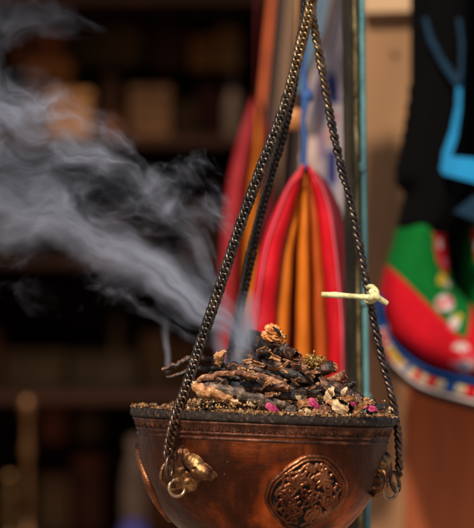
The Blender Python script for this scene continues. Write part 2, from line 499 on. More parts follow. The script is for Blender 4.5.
B_tan = two_tone('split_wood', (.10, .030, .010), (.46, .19, .06), (.80, .50, .24), 260, .5, bd=.0009, lo=.34, hi=.68)
B_pale = two_tone('pale_chip', (.35, .20, .10), (.66, .46, .25), (.85, .70, .46), 300)
B_resin = two_tone('amber_resin', (.16, .035, .008), (.66, .22, .04), (.90, .58, .26), 170, .28, bd=.0012)
B_coal = simple('charcoal', (.008, .007, .008), .75, 0, .6, 300, .001, 700)
B_pink = two_tone('dried_rose', (.20, .01, .05), (.50, .03, .14), (.72, .16, .28), 260, .6)

# bed: soot and crushed herb, gently mounded
mb = MB(); nr, na = 46, 120; vs = []; fs = []
def bed_z(x, y):          # burner space
    r = math.hypot(x, y)/.0655
    return H - .0045 + .0110*max(0, 1-r*r)**.9 + .0012*noise.noise(Vector((x*120, y*120, 3)))
for i in range(nr):
    for j in range(na):
        r = .0655*(i+.01)/(nr-1); a = 2*PI*j/na; x, y = r*math.cos(a), r*math.sin(a)
        vs.append(MBN @ Vector((x, y, bed_z(x, y))))
for i in range(nr-1):
    for j in range(na): fs.append((i*na+j, (i+1)*na+j, (i+1)*na+(j+1) % na, i*na+(j+1) % na))
mb.add(vs, fs)
B_bed = two_tone('herb_dust', (.03, .018, .010), (.16, .085, .038), (.40, .25, .10), 420, .9, bd=.001)
mb.build('herb_dust', B_bed, label='brown bed of crushed herb dust filling the copper bowl', cat='herb dust', kind='stuff')

def colmat(name, rough=.7, bump=0, bs=400, sheen=0, var=True, spec=.4):
    m = NT(name); c = m.attr()
    if var: c = m.mix(m.noise(bs, 4), m.mix(1.0, c, (.55, .52, .5, 1), 'MULTIPLY'), c)
    m.set(Base_Color=c, Roughness=rough, Specular_IOR_Level=spec)
    if bump: m.bump(m.noise(bs*1.5, 4), bump)
    return m.m
M_gran = colmat('granule', .7, .0003, 900)
PAL = [lin(216, 166, 108), lin(186, 126, 74), lin(156, 96, 56), lin(232, 200, 150), lin(120, 70, 44), lin(58, 36, 28), lin(200, 156, 84), lin(180, 132, 96)]
mb = MB()
for q in range(7600):
    a = random.uniform(-PI, PI)
    if random.random() < .55: a = -PI/2 + random.gauss(0, .75)
    if random.random() < .42: r = random.uniform(.0655, .0705) if random.random() < .35 else random.uniform(.060, .0665)
    else: r = .066*math.sqrt(random.random())
    x, y = r*math.cos(a), r*math.sin(a)
    z = bed_z(x, y) if r < .0652 else H + .0003
    if r > .0652 and noise.noise(Vector((x*45, y*45, 0))) < -.12: continue
    if r > .0695: z -= .0008
    s = random.uniform(.00032, .00085) * (1.0 if r < .0652 else .72)
    c = random.choice(PAL); k = random.uniform(.55, 1.1); c = (c[0]*k, c[1]*k, c[2]*k, 1)
    fk = random.random() < .22; s *= 1.5 if fk else 1
    blob(mb, MBN @ Vector((x, y, z+s*.5+random.uniform(0, .0012)*(r < .06))), (s*random.uniform(.8, 1.9), s*random.uniform(.6, 1), s*(.25 if fk else random.uniform(.5, 1))), 1, .7, 2.2, rrot(), col=c)
mb.build('incense_grains', M_gran, smooth=False, label='coarse straw and brown incense grains strewn over the bed and the black rim', cat='incense grains', kind='stuff')

# charcoal heart of the heap
coalg = 'charcoal lumps under the bark'
for (px, py, Y, r) in [(252, 384, .004, 15), (284, 380, .008, 15), (268, 362, .016, 16), (232, 384, .012, 12), (310, 390, .010, 13), (292, 366, .018, 12), (244, 366, .022, 12),
                       (222, 380, -.012, 9), (334, 394, .0, 10), (268, 389, -.018, 10), (296, 391, -.016, 9), (255, 350, .026, 10), (348, 399, .004, 8), (212, 388, .0, 9), (322, 398, -.024, 9), (340, 400, -.022, 9), (356, 404, -.018, 8), (306, 398, -.028, 8), (372, 408, -.010, 7), (228, 394, -.028, 8), (250, 397, -.030, 8)]:
    mb = MB(); blob(mb, P(px, py, Y), (r*K*1.2, r*K, r*K*.85), 3, .55, 1.6, rrot())
    mb.build('charcoal_lump', B_coal, label='black charcoal lump buried in the middle of the heap of bark', cat='charcoal', group=coalg)

def stick(name, pts, r, mat, label, cat, flat=1.0, rough=.45, seg=10, n=26, up=(0, -1, 0), rf=260, group=None, knob=None, seed=None):
    n = max(n, 46); sg = 22; sd = seed or random.uniform(0, 50)
    cps = spline([P(*p) for p in pts], n); rs = [max(x[0], .5)*K for x in spline([(q, 0) for q in r], n)]
    cps = [Vector(c) + Vector((nz(c, 260, 1), nz(c, 260, 7), nz(c, 260, 13)))*.0012 + Vector((nz(c, 650, 1), 0, nz(c, 650, 13)))*.0007 for c in cps]
    T, N = frames(cps, up); vs = []; fs = []; mi = []
    for i in range(n):
        B = T[i].cross(N[i])
        for j in range(sg):
            a = 2*PI*j/sg; ca, sa = math.cos(a), math.sin(a)
            g = noise.noise(Vector((ca*2.6, sa*2.6, i*.05+sd))); g2 = noise.noise(Vector((ca*5.5, sa*5.5, i*.16+sd))); g3 = noise.noise(Vector((ca*2, sa*2, i*.45+sd)))
            k = 1+rough*(.85*g+.65*g2+.55*g3)
            k = k*(1-.35*max(0, g2-.25))
            p = cps[i]+(N[i]*sa*flat+B*ca)*rs[i]*k
            if i in (0, n-1): p += T[i]*rs[i]*1.3*noise.noise(Vector((ca*3, sa*3, sd+i)))
            vs.append(p)
    for i in range(n-1):
        for j in range(sg):
            fs.append((i*sg+j, i*sg+(j+1) % sg, (i+1)*sg+(j+1) % sg, (i+1)*sg+j))
            mi.append(1 if i in (0, n-2) or noise.noise(Vector((math.cos(2*PI*j/sg)*1.6, math.sin(2*PI*j/sg)*1.6, i*.11+sd*2))) > .40 else 0)
    vs += [cps[0]+T[0]*rs[0]*-.1, cps[-1]+T[-1]*rs[-1]*.1]; m0 = n*sg
    for j in range(sg): fs.append((m0, (j+1) % sg, j)); fs.append((m0+1, (n-1)*sg+j, (n-1)*sg+(j+1) % sg)); mi += [1, 1]
    mb = MB(); mb.add(vs, fs); mb.m = mi
    inner = {B_dark: B_plum, B_plum: B_red, B_red: B_tan, B_slate: B_plum, B_tan: B_pale}.get(mat, mat)
    return mb.build(name, [mat, inner], label=label, cat=cat, group=group)

def roll(name, p0, p1, r0, r1, turns, mats, label, cat, bend=(0, 0, 0), ph=0.0, th=.0007, flat=.85, group=None, rag=.12, n=30, na=44):
    """a curl of bark: a spiral section drawn along an axis, real thickness, ragged ends"""
    A = P(*p0); B = P(*p1); ax = (B-A); Ln = ax.length; T = ax.normalized(); U = Vector((0, 0, 1)); U = (U-T*U.dot(T)).normalized(); W = T.cross(U)
    bend = Vector(bend); sd = random.uniform(0, 60)
    def S(i, j, off):
        t = j/(na-1); a = ph + turns*2*PI*t
        e = rag*noise.noise(Vector((t*6, sd, 0)))
        s = -.5 + (i/(n-1)) ; s = (s*(1+e))+.5
        R = (r0+(r1-r0)*s)*K*(1-.52*t*(turns > .8)) + off
        R *= 1+.30*noise.noise(Vector((s*3, a*.8, sd)))+.10*noise.noise(Vector((s*11, a*3, sd)))
        c = A+ax*s + bend*K*4*s*(1-s)
        return c + U*math.cos(a)*R + W*math.sin(a)*R*flat
    mb = MB(); vo = [S(i, j, 0) for i in range(n) for j in range(na)]; vi = [S(i, j, -th) for i in range(n) for j in range(na)]
    fo = []; fi = []; fe = []; N = n*na
    for i in range(n-1):
        for j in range(na-1):
            a = i*na+j; fo.append((a, a+1, a+na+1, a+na)); fi.append((N+a, N+a+na, N+a+na+1, N+a+1))
    for i in range(n-1):
        for j in (0, na-1): a = i*na+j; fe.append((a, a+na, N+a+na, N+a))
    for j in range(na-1):
        for i in (0, n-1): a = i*na+j; fe.append((a, N+a, N+a+1, a+1))
    mb.add(vo+vi, fo+fi+fe); mb.m = [0]*len(fo)+[1]*len(fi)+[1]*len(fe)
    return mb.build(name, mats, label=label, cat=cat, group=group)

# the pieces one can tell apart
stick('bark_twig', [(192, 385, -.050), (203, 379, -.048), (222, 374, -.045), (245, 374, -.043), (266, 379, -.043), (282, 386, -.044), (289, 390, -.045)], [2.0, 3.0, 2.8, 3.2, 3.8, 5.0, 3.5], B_red,
      'arched reddish twig with a pale knobbed right end, front of the heap', 'twig', rough=.22)
stick('wood_strip', [(203, 384, -.047), (224, 390, -.050), (246, 396, -.053), (268, 402, -.055), (290, 407, -.056)], [2.5, 5.0, 5.5, 5.0, 2.5], B_slate,
      'long flat grey strip of wood lying low along the front edge', 'wood strip', flat=.55, rough=.3)
stick('wood_splinter', [(193, 384, -.053), (201, 389, -.055), (212, 393, -.056), (226, 397, -.056), (238, 401, -.056)], [3.0, 5.0, 4.4, 3.4, 1.5], B_tan,
      'torn orange splinter of fresh wood at the left front of the heap', 'wood splinter', flat=.7, rough=.6)
stick('thin_twig', [(161, 369, -.032), (175, 366, -.032), (187, 360, -.03), (200, 358, -.028), (216, 362, -.026), (232, 368, -.024)], [1.2, 2.6, 3.0, 2.6, 2.6, 2.0], B_plum,
      'thin dark twig sticking out past the left chain', 'twig')
stick('broken_twig', [(166, 377, -.03), (184, 372, -.03), (203, 368, -.03), (226, 371, -.03)], [1.2, 2.4, 2.6, 2.2], B_dark, 'short broken black twig under the thin twig at the left', 'twig')
stick('wood_chip', [(217, 365, -.030), (220, 358, -.031), (224, 351, -.031)], [3.0, 5.0, 2.0], B_tan, 'upright glowing orange wood chip behind the left chain', 'wood chip', flat=.6, rough=.6, n=12)
stick('bark_stick', [(228, 365, -.034), (246, 369, -.036), (264, 375, -.037), (286, 384, -.038)], [3, 5, 5.4, 3.5], B_plum, 'dark stick sprinkled with golden crumbs above the arched twig', 'bark stick', flat=.7)
stick('bark_slab', [(240, 384, -.035), (262, 389, -.038), (284, 394, -.040), (306, 397, -.041)], [4, 6.5, 6, 3], B_dark, 'charred flat slab between the arched twig and the grey strip', 'bark slab', flat=.6)
roll('bark_curl', (262, 347, .006), (297, 356, -.034), 6.5, 9, 1.25, [B_plum, B_red], 'dark scroll of bark seen end on below the amber lump', 'bark curl', ph=2.6, th=.0011, flat=.8, rag=.35)
roll('bark_roll', (301, 383, -.022), (335, 366, -.030), 7.5, 7.0, 1.35, [B_plum, B_tan], 'plum coloured roll of bark with a torn pale end pointing up right', 'bark roll', ph=.6, bend=(0, 0, 2))
roll('bark_quill', (300, 391, -.028), (345, 374, -.033), 5.0, 6.0, 1.3, [B_red, B_tan], 'reddish quill of bark curling open at its right end', 'bark quill', ph=1.4, bend=(0, 0, -2))
roll('bark_shard', (318, 384, -.036), (362, 401, -.036), 9.5, 5.5, .55, [B_plum, B_dark], 'broad dark shard of bark sloping down to the right rim', 'bark shard', ph=-1.3, th=.0012, rag=.2)
roll('bark_flake', (250, 339, .008), (276, 350, -.014), 9, 9, .6, [B_dark, B_plum], 'charred flake of bark under the amber lump in the smoke', 'bark flake', ph=-1.6, th=.0012)
roll('bark_husk', (232, 352, -.002), (262, 362, -.018), 8, 8, .7, [B_plum, B_dark], 'smoking dark husk of bark at the left top of the heap', 'bark husk', ph=-1.8, th=.0011)
roll('bark_peel', (268, 372, -.030), (314, 380, -.030), 7, 6, .6, [B_dark, B_plum], 'black peel of bark across the middle of the heap', 'bark peel', ph=-1.4, th=.001)
# amber lump
mb = MB(); vs, fs = ico(5); out = []
for v in vs:      # one shrivelled nut-like lump, wrinkled lengthwise
    w_ = abs(noise.noise(Vector((v.x*1.2+4, v.y*3.2, v.z*3.4)))); k = 1-.55*w_+.30*nz(v, 1.3, 4)+.10*nz(v, 7, 2)
    k *= 1-.25*math.exp(-((v.z-.15*math.sin(3*v.x))/.10)**2)
    out.append(P(274, 335, -.012)+Matrix.Rotation(.5, 3, 'Y') @ Vector((v.x*12.5*K*k, v.y*10*K*k, v.z*10.5*K*k)))
mb.add(out, fs)
lump = mb.build('resin_lump', B_resin, label='glossy amber resin lump at the very top of the heap', cat='resin lump')
mb = MB(); tube(mb, [P(273, 327, -.0175), P(278, 331, -.0185), P(281, 336, -.018)], [.9*K, 1.7*K, .8*K], 6); mb.build('leaf_scrap', B_coal, lump)
# crumb cluster
mb = MB()
for q in range(260):
    a = random.gauss(0, 1)*6.5; b = random.gauss(0, 1)*4
    if abs(a) > 13: continue
    c = random.choice([lin(206, 166, 80), lin(166, 130, 56), lin(220, 186, 110), lin(160, 96, 44), lin(120, 92, 46)]); s = random.uniform(.7, 1.6)*K
    blob(mb, P(315+a, 361+b+abs(a)*.3, -.026+random.uniform(-.004, .004)), (s, s, s*.8), 1, .5, 2, rrot(), col=c)
mb.build('herb_clump', M_gran, smooth=False, label='clump of yellow green herb crumbs between the scroll and the plum roll', cat='herb clump', kind='stuff')
# golden crumbs on the sticks
mb = MB()
for q in range(330):
    k = random.random()
    if k < .35: x = random.uniform(236, 288); y = 367+(x-236)*.36; Y = -.0405
    elif k < .7: x = random.uniform(300, 388); y = 404+random.uniform(-10, 4)+abs(x-345)*.08; Y = random.uniform(-.054, -.03)
    else:
        if random.random() < .6: continue
        x = random.uniform(196, 260); y = 404+random.uniform(-3, 4); Y = -.058
    s = random.uniform(.5, 1.25)*K; c = random.choice(PAL[:4]+[lin(214, 176, 110)]); blob(mb, P(x, y+random.uniform(-1.5, 1.5), Y), (s*1.3, s, s*.8), 1, .5, 2, rrot(), col=c)
mb.build('golden_crumbs', M_gran, smooth=False, label='golden crumbs caught on the sticks and heaped at the right side', cat='crumbs', kind='stuff')

def chip(px, py, Y, r, mat, label, cat, name, group=None, fl=.45, rz=None, curl=.6):
    """a small broken flake or petal, cupped, with a ragged outline and real thickness"""
    a = random.uniform(-1.4, 1.4) if rz is None else rz
    R = Matrix.Rotation(a, 3, 'Y') @ Matrix.Rotation(random.uniform(-.45, .25), 3, 'X') @ Matrix.Rotation(random.uniform(-.4, .4), 3, 'Z')
    mb = MB(); sd = random.uniform(0, 80); nr, na = 7, 30; th = .30 if fl < .6 else .8; vs = []; fs = []
    for side in (-1, 1):
        for i in range(nr):
            for j in range(na):
                t = 2*PI*j/na; q = i/(nr-1)
                o = 1+.38*noise.noise(Vector((math.cos(t)*1.5, math.sin(t)*1.5, sd)))+.30*noise.noise(Vector((math.cos(t)*6, math.sin(t)*6, sd)))
                x = 1.55*q*o*math.cos(t)*(1+.18*math.cos(t)); z = .72*q*o*math.copysign(abs(math.sin(t))**1.25, math.sin(t))
                y = .42*(x*x*.7-z*.3)+.25*noise.noise(Vector((x*1.6, z*1.6, sd)))+.10*noise.noise(Vector((x*5, z*5, sd+side)))
                y += side*th*.5*(1-q**3*.75)
                vs.append(P(px, py, Y)+R @ Vector((x, y, z))*r*K)
    N = nr*na
    for k in (0, 1):
        for i in range(nr-1):
            for j in range(na):
                f = (k*N+i*na+j, k*N+i*na+(j+1) % na, k*N+(i+1)*na+(j+1) % na, k*N+(i+1)*na+j); fs.append(f if k else f[::-1])
    e = (nr-1)*na
    for j in range(na): fs.append((e+j, e+(j+1) % na, N+e+(j+1) % na, N+e+j))
    mb.add(vs, fs); mb.build(name, mat, label=label, cat=cat, group=group)
chip(271, 407, -.0585, 5.0, B_pink, 'pink dried rose petal at the middle of the front edge', 'rose petal', 'rose_petal', rz=.5)
chip(313, 403, -.0585, 4.6, B_pink, 'bright pink dried rosebud among the pale chips', 'rosebud', 'rosebud', fl=.8, rz=.9)
chip(370, 408, -.050, 4.2, B_pink, 'magenta petal near the right rim', 'rose petal', 'rose_petal', rz=.2)
chip(353, 404, -.050, 2.6, B_pink, 'small faded pink petal right of the pale chips', 'rose petal', 'rose_petal', rz=.2)
chip(379, 408, -.046, 5.5, B_coal, 'black shrivelled bud beside the right rim', 'dried bud', 'dried_bud', fl=.7, rz=-.4)
chip(337, 406, -.0575, 7.0, B_pale, 'largest pale cream chip, tilted at the right front of the heap', 'wood chip', 'wood_chip', rz=.7)
chip(329, 395, -.050, 5.5, B_pale, 'cream chip standing upright behind the largest pale chip', 'wood chip', 'wood_chip', rz=-1.2)
chip(304, 402, -.054, 6.0, B_tan, 'orange brown chip left of the pink rosebud', 'wood chip', 'wood_chip', rz=-.3)
chip(324, 409, -.058, 6.0, B_red, 'dark red chip below the rosebud on the rim', 'wood chip', 'wood_chip', rz=-.2)
chip(349, 399, -.050, 5.0, B_tan, 'tan chip leaning on the dark shard', 'wood chip', 'wood_chip', rz=.3)
chip(361, 407, -.0535, 5.5, B_tan, 'tan curled chip left of the magenta petal', 'wood chip', 'wood_chip', rz=-.7)
chip(292, 409, -.058, 5.0, B_slate, 'grey chip between the rose petal and the orange brown chip', 'wood chip', 'wood_chip', rz=.1)
for (x, y, Y, r) in [(315, 411, -.059, 3.5), (345, 411, -.057, 3.5), (357, 412, -.054, 3), (330, 402, -.056, 3), (283, 404, -.056, 3.2), (388, 411, -.042, 3.2), (298, 396, -.048, 3.5), (367, 400, -.044, 3.5), (343, 392, -.044, 3.2), (250, 404, -.0575, 3), (308, 411, -.0595, 3)]:
    chip(x, y, Y, r, random.choice([B_tan, B_pale, B_tan]), 'small splinter of pale wood among the grains', 'wood splinter', 'wood_splinter', 'small splinters among the grains')
bk = 'dark bark strips heaped over the charcoal'
for i, (a, b, r, m) in enumerate([((238, 372, -.008), (282, 360, 0), 4, B_dark), ((262, 366, -.014), (300, 376, -.02), 5, B_plum), ((283, 372, -.012), (330, 384, -.016), 5, B_dark), ((222, 376, -.024), (262, 384, -.028), 4.5, B_dark),
        ((246, 357, -.006), (286, 368, -.02), 5, B_plum), ((300, 372, -.006), (322, 358, -.002), 4, B_dark), ((208, 374, -.016), (238, 362, -.008), 4, B_dark), ((288, 388, -.034), (322, 396, -.044), 4, B_plum), ((330, 392, -.02), (356, 384, -.018), 4, B_dark), ((202, 378, -.03), (228, 384, -.04), 4, B_plum)]):
    mid = [(a[k]+b[k])/2+random.uniform(-1, 1)*(3 if k < 2 else .002) for k in range(3)]
    stick('bark_strip', [a, mid, b], [r*.6, r, r*.6], m, 'dark shrivelled strip of bark in the middle of the heap', 'bark strip', flat=.6, rough=.6, group=bk, n=20)

fg = 'thin flakes of bark scattered over the heap'
for q in range(46):
    x = random.gauss(276, 42); top = 340+abs(x-276)*.62; y = random.uniform(top, 398)
    if not (200 < x < 374) or y > 400: continue
    Y = -.012-.034*(y-top)/max(8, 398-top)*1.0-.006
    L = random.uniform(7, 16); an = random.uniform(-.9, .9); R_ = random.uniform(2.2, 5.5)
    roll('bark_flake', (x-L*math.cos(an)/2, y+L*math.sin(an)/2, Y+random.uniform(-.004, .004)), (x+L*math.cos(an)/2, y-L*math.sin(an)/2, Y+random.uniform(-.008, .004)), R_, R_*random.uniform(.6, 1), random.uniform(.22, .5),
         random.choice([[B_plum, B_red], [B_dark, B_plum], [B_plum, B_tan], [B_red, B_tan]]), 'thin curved flake of dark bark lying on the heap', 'bark flake', ph=random.uniform(-2.6, -.4), th=random.uniform(.0005, .001), rag=.45, n=16, na=16, group=fg)

# ------------------------------------------------------------------ post, twine
def vtube(mb, x0, x1, y0, y1, Y, r, seg=14, n=60, rough=.03, mi=0):
    tube(mb, [P(x0+(x1-x0)*i/n, y0+(y1-y0)*i/n, Y) for i in range(n+1)], r*K*(D+Y)/D, seg, rough=rough, rf=120, mi=mi)
def mk_post(name, stops, metal, rough, sc=70):
    m = NT(name); a = m.noise(sc, 6, .7, .5, stretch=(1, 1, .25)); m.set(Base_Color=m.ramp(a, stops), Metallic=metal, Roughness=rough)
    m.bump(m.noise(400, 4), .0006, .7); return m.m
M_bar = mk_post('rusted_bar', [(.30, (.010, .008, .006)), (.55, (.045, .034, .018)), (.72, (.16, .10, .045))], .5, .42)
M_rod = mk_post('gilt_rod', [(.38, (.035, .025, .010)), (.5, (.16, .11, .04)), (.7, (.62, .48, .24))], .6, .38, 190)
M_teal = mk_post('teal_paint', [(.30, (.02, .05, .05)), (.42, (.06, .18, .19)), (.75, (.20, .40, .40))], 0, .5, 120)
post = empty('metal_post', P(366, 640, .10), label='slim upright metal post, dark rusty with a worn teal painted edge, behind the right chain', cat='metal post')
dx = 7
for nm, mat, x, Y, r in (('bar', M_bar, 350.5, .106, 8.0), ('gilt_rod', M_rod, 354.5, .0965, 2.0), ('teal_tube', M_teal, 361.6, .100, 3.1)):  # thin gold rod drawn for the tan highlight streaks on the bar
    mb = MB()
    if nm == 'bar':
        for sgn in (0,):
            tube(mb, [P(x+dx*i/80, -40+640*i/80, Y) for i in range(81)], r*K*1.07*1.15, 4, rough=.03, rf=100)
    else: vtube(mb, x, x+dx, -40, 600, Y, r, rough=.10 if nm == 'gilt_rod' else .03)
    mb.build(nm, mat, post, smooth=(nm != 'bar'))
for (x, y) in ((362, 167), (364.5, 301), (367, 398)):
    mb = MB(); blob(mb, P(x, y, .099), (4.8*K, 4.4*K, 6.0*K), 3, .45, 1.8); mb.build('weld_joint', M_teal, post)

M_cream = two_tone('cream_twine', (.40, .36, .13), (.70, .66, .32), (.86, .82, .50), 220, .6, bd=.0004)
tw = MB()
def tw_path(pts, r, rough=.12):
    cp = spline([P(*p) for p in pts], 30); rs = [q[0]*K for q in spline([(x, 0) for x in r], 30)]
    tube(tw, cp, rs, 10, rough=rough, rf=500)
tw_path([(321.5, 294.5, -.002), (334, 295, -.003), (350, 296, -.004), (364, 297, -.006), (373, 297, -.008)], [2.4, 3.0, 2.6, 2.9, 3.2])
tw_path([(366, 299, .008), (366, 291, .004), (370, 286.5, -.003), (375, 289, -.0075), (377, 295, -.009), (374, 300, -.006), (368, 302, .002), (366, 299, .008)], [2.6]*8)
tw_path([(371, 291, -.0085), (376, 296, -.0115), (380, 299, -.010), (387, 303.5, -.008)], [3.2, 3.6, 3.0, 2.6])
tw_path([(377, 291, -.007), (372, 297, -.012), (370, 301, -.006)], [2.6, 3.2, 2.4])
tw.build('twine_tie', M_cream, label='short cream twig like tie knotted round the right chain and sticking out to the left', cat='tie')

# ------------------------------------------------------------------ felt pendants
def felt(name, col, sheen=.3, rough=.8, scale=90, bump=.0006):
    m = NT(name); a = m.noise(scale, 5, .6, stretch=(1, 1, .3)); c = col[:3]
    m.set(Base_Color=m.ramp(a, [(.3, tuple(x*.72 for x in c)), (.7, tuple(min(1, x*1.15) for x in c))]), Roughness=rough, Sheen_Weight=sheen*.15)
    m.bump(m.noise(900, 4), bump*.5, .6); m.bump(m.noise(70, 4, stretch=(1, 1, .3)), bump*5, .55); m.b.inputs['Specular IOR Level'].default_value = .3; return m.m
F_red = felt('red_satin', (.58, .003, .012), 0, .42)
F_dred = felt('dark_red_satin', (.13, .003, .008), 0, .6)
F_orange = felt('orange_satin', (.60, .15, .006), 0, .5)
F_rust = felt('rust_satin', (.46, .075, .006), 0, .5)
F_sheen = felt('pale_pink_cord', (.74, .14, .18), 0, .4)  # pale pink for the sheen painted on the red rolls
F_blue = felt('blue_cord', (.035, .10, .30), .3, .7)
def lobe(mb, pts, ws, Y, depth=.0060, seg=18, sc=None):
    """pts: px centre line; ws: half width in px; a satin roll that starts in a point"""
    n = 60; c = spline([P(x, y, Y) for x, y in pts], n); w = [q[0]*K*(D+Y)/D for q in spline([(a, 0) for a in ws], n)]
    T, N = frames([Vector(p) for p in c]); vs = []; fs = []
    for i in range(n):
        B = T[i].cross(N[i]); dd = min(depth, w[i]*1.6)
        for j in range(seg):
            a = 2*PI*j/seg
            q = Vector(c[i]) + B*math.cos(a)*w[i] + N[i]*math.sin(a)*dd
            vs.append(q + N[i]*.0016*nz(q, 60) + B*.0005*nz(q, 45, 9))
    for i in range(n-1):
        for j in range(seg): fs.append((i*seg+j, i*seg+(j+1) % seg, (i+1)*seg+(j+1) % seg, (i+1)*seg+j))
    fs.append(tuple(range(seg))[::-1]); fs.append(tuple((n-1)*seg+j for j in range(seg)))
    mb.add(vs, fs)
YP = .16
pend = empty('felt_pendant', P(305, 600, YP), label='pointed pendant of red and orange satin rolls, tip up, right behind the bowl', cat='pendant')
def pl(name, mat, pts, ws, dy=0, parent=pend, Y=YP, **k):
    mb = MB(); lobe(mb, pts, ws, Y+dy, **k); return mb.build(name, mat, parent)
pl('red_roll', F_red, [(304, 165), (294, 185), (282, 215), (272, 250), (264, 300), (260, 350), (257, 420), (256, 600)], [1, 6, 9, 11, 13, 14, 14, 14], -.004)
pl('orange_roll', F_orange, [(305, 168), (300, 190), (294, 220), (288, 260), (284, 310), (281, 360), (280, 420), (279, 600)], [1, 3, 4.5, 5.5, 6.5, 7, 7, 7], .003)
pl('orange_roll', F_orange, [(306, 168), (305, 190), (304.5, 220), (304, 260), (303.5, 310), (303, 360), (303, 420), (302, 600)], [1, 3, 4.5, 6, 7, 7.5, 7.5, 7.5], .0)
pl('rust_roll', F_rust, [(307, 168), (311, 190), (315, 220), (318, 260), (320, 310), (321, 360), (321, 420), (321, 600)], [1, 3, 4.5, 5.5, 6.5, 7, 7, 7], .004)
pl('red_roll', F_red, [(308, 165), (316, 182), (324, 210), (330, 245), (335, 300), (337, 350), (338, 420), (338, 600)], [1, 6, 8, 8.5, 9, 9, 9, 9], -.002)
pl('dark_red_roll', F_dred, [(310, 167), (322, 184), (334, 212), (341, 245), (347, 300), (349, 350), (350, 420), (350, 600)], [1, 5, 7, 8, 8, 8, 8, 8], .008)
pl('piping', F_sheen, [(303, 164), (290, 184), (278, 212), (267, 246), (258, 296), (253, 350), (250, 420), (249, 600)], [.6]+[.8]*7, -.0118, depth=.0007)  # thin pale tube drawing the sheen along the left red roll
pl('piping', F_sheen, [(310, 165), (321, 184), (329, 210), (335, 245), (340, 300), (342, 350), (343, 420), (343, 600)], [.6]+[.9]*7, -.0102, depth=.0008)  # same painted sheen on the right red roll
pl('backing', F_dred, [(306, 172), (305, 200), (303, 240), (301, 300), (300, 420), (299, 600)], [1, 12, 22, 32, 36, 36], .016, depth=.003)
mb = MB(); tube(mb, [P(305, 172, YP), P(304, 160, YP), P(305, 140, YP), P(303, 120, YP), P(306, 100, YP), P(304, 70, YP), P(306, 20, YP), P(306, -60, YP)], [2.6*K, 3*K, 3.2*K, 2.6*K, 4.5*K, 2.6*K, 2.2*K, 2.2*K], 10, rough=.2, rf=200)
mb.build('hanging_cord', F_blue, pend)
mb = MB(); blob(mb, P(307, 96, YP), (6.5*K, 5*K, 8*K), 3, .3, 1.5); mb.build('cord_knot', F_blue, pend); mb = MB(); blob(mb, P(306, 166, YP-.003), (2.6*K, 4*K, 5*K), 2, .2, 1.5); mb.build('cord_knot', F_blue, pend)
# orange bead on its own, behind the left chain
M_bead = simple('orange_wood', (.50, .20, .06), .5, 0, .3, 60)
Y = .20
mb = MB(); blob(mb, P(294, 119, Y), (10.5*K*1.13, 10.5*K, 11.5*K*1.13), 4, .08, 1.2); tube(mb, [P(294, 112, Y), P(296, 60, Y), P(299, -60, Y)], .9*K, 8)
mb.build('wooden_bead', M_bead, label='round orange wooden bead on a string beside the left chain', cat='bead')

# farther, blurred pendant at the left of the chain
Y2 = .42
F_red2 = felt('muted_red_satin', (.30, .012, .016), 0, .6)
p2 = empty('felt_pendant', P(235, 560, Y2), label='blurred red and orange satin pendant farther back at the left of the chain', cat='pendant')
pl('red_roll', F_red2, [(254, 98), (248, 130), (241, 165), (235, 205), (231, 250), (229, 300), (228, 400), (228, 560)], [1, 7, 9, 10, 10, 10, 10, 10], 0, p2, Y2, depth=.012)
pl('orange_roll', F_orange, [(257, 100), (258, 130), (256, 165), (253, 205), (251, 250), (250, 300), (249, 400), (249, 560)], [1, 3.5, 5, 5.5, 6, 6, 6, 6], .004, p2, Y2, depth=.010)
pl('dark_red_roll', F_dred, [(259, 100), (266, 130), (268, 165), (268, 205), (267, 250), (266, 300), (265, 400), (265, 560)], [1, 4, 5, 6, 6, 6, 6, 6], .008, p2, Y2, depth=.010)
mb = MB(); tube(mb, [P(256, 102, Y2), P(256, 60, Y2), P(258, -70, Y2)], .8*K, 8); mb.build('hanging_cord', F_dred, p2)

# slanting orange edged board and tan lath behind the left chain
M_orl = simple('orange_lacquer', (.48, .085, .015), .5, 0, .25, 50)
M_dkw = simple('dark_brown_wood', (.045, .018, .010), .6, 0, .4, 40, .0008, 120, stretch=(1, 1, .2))
M_lath = simple('tan_lath', (.20, .105, .052), .6, 0, .3, 40, .0006, 150, stretch=(1, 1, .2))
def slab(mb, quad, Y, th, mi=0):
    f = [P(x, y, Y) for x, y in quad]; b = [p+Vector((0, th, 0)) for p in f]; n = len(f)
    mb.add(f+b, [tuple(range(n)), tuple(range(2*n-1, n-1, -1))]+[(i, n+i, n+(i+1) % n, (i+1) % n) for i in range(n)], mi)
Yb = .46
fb = empty('framed_board', P(280, 260, Yb), label='tall dark board with an orange left edge, leaning behind the left chain', cat='board')
mb = MB(); slab(mb, [(274, -60), (281, -60), (262, 130), (256, 130)], Yb-.004, .012); mb.build('edge_strip', M_orl, fb, smooth=False)
mb = MB(); slab(mb, [(283, -60), (345, -60), (320, 330), (255, 330), (264, 130)], Yb+.002, .012); mb.build('panel', M_dkw, fb, smooth=False)
mb = MB(); slab(mb, [(292, -60), (302, -60), (276, 230), (267, 230)], Yb-.020, .010)
mb.build('wooden_lath', M_lath, smooth=False, label='tan wooden lath standing right of the orange edged board', cat='lath')

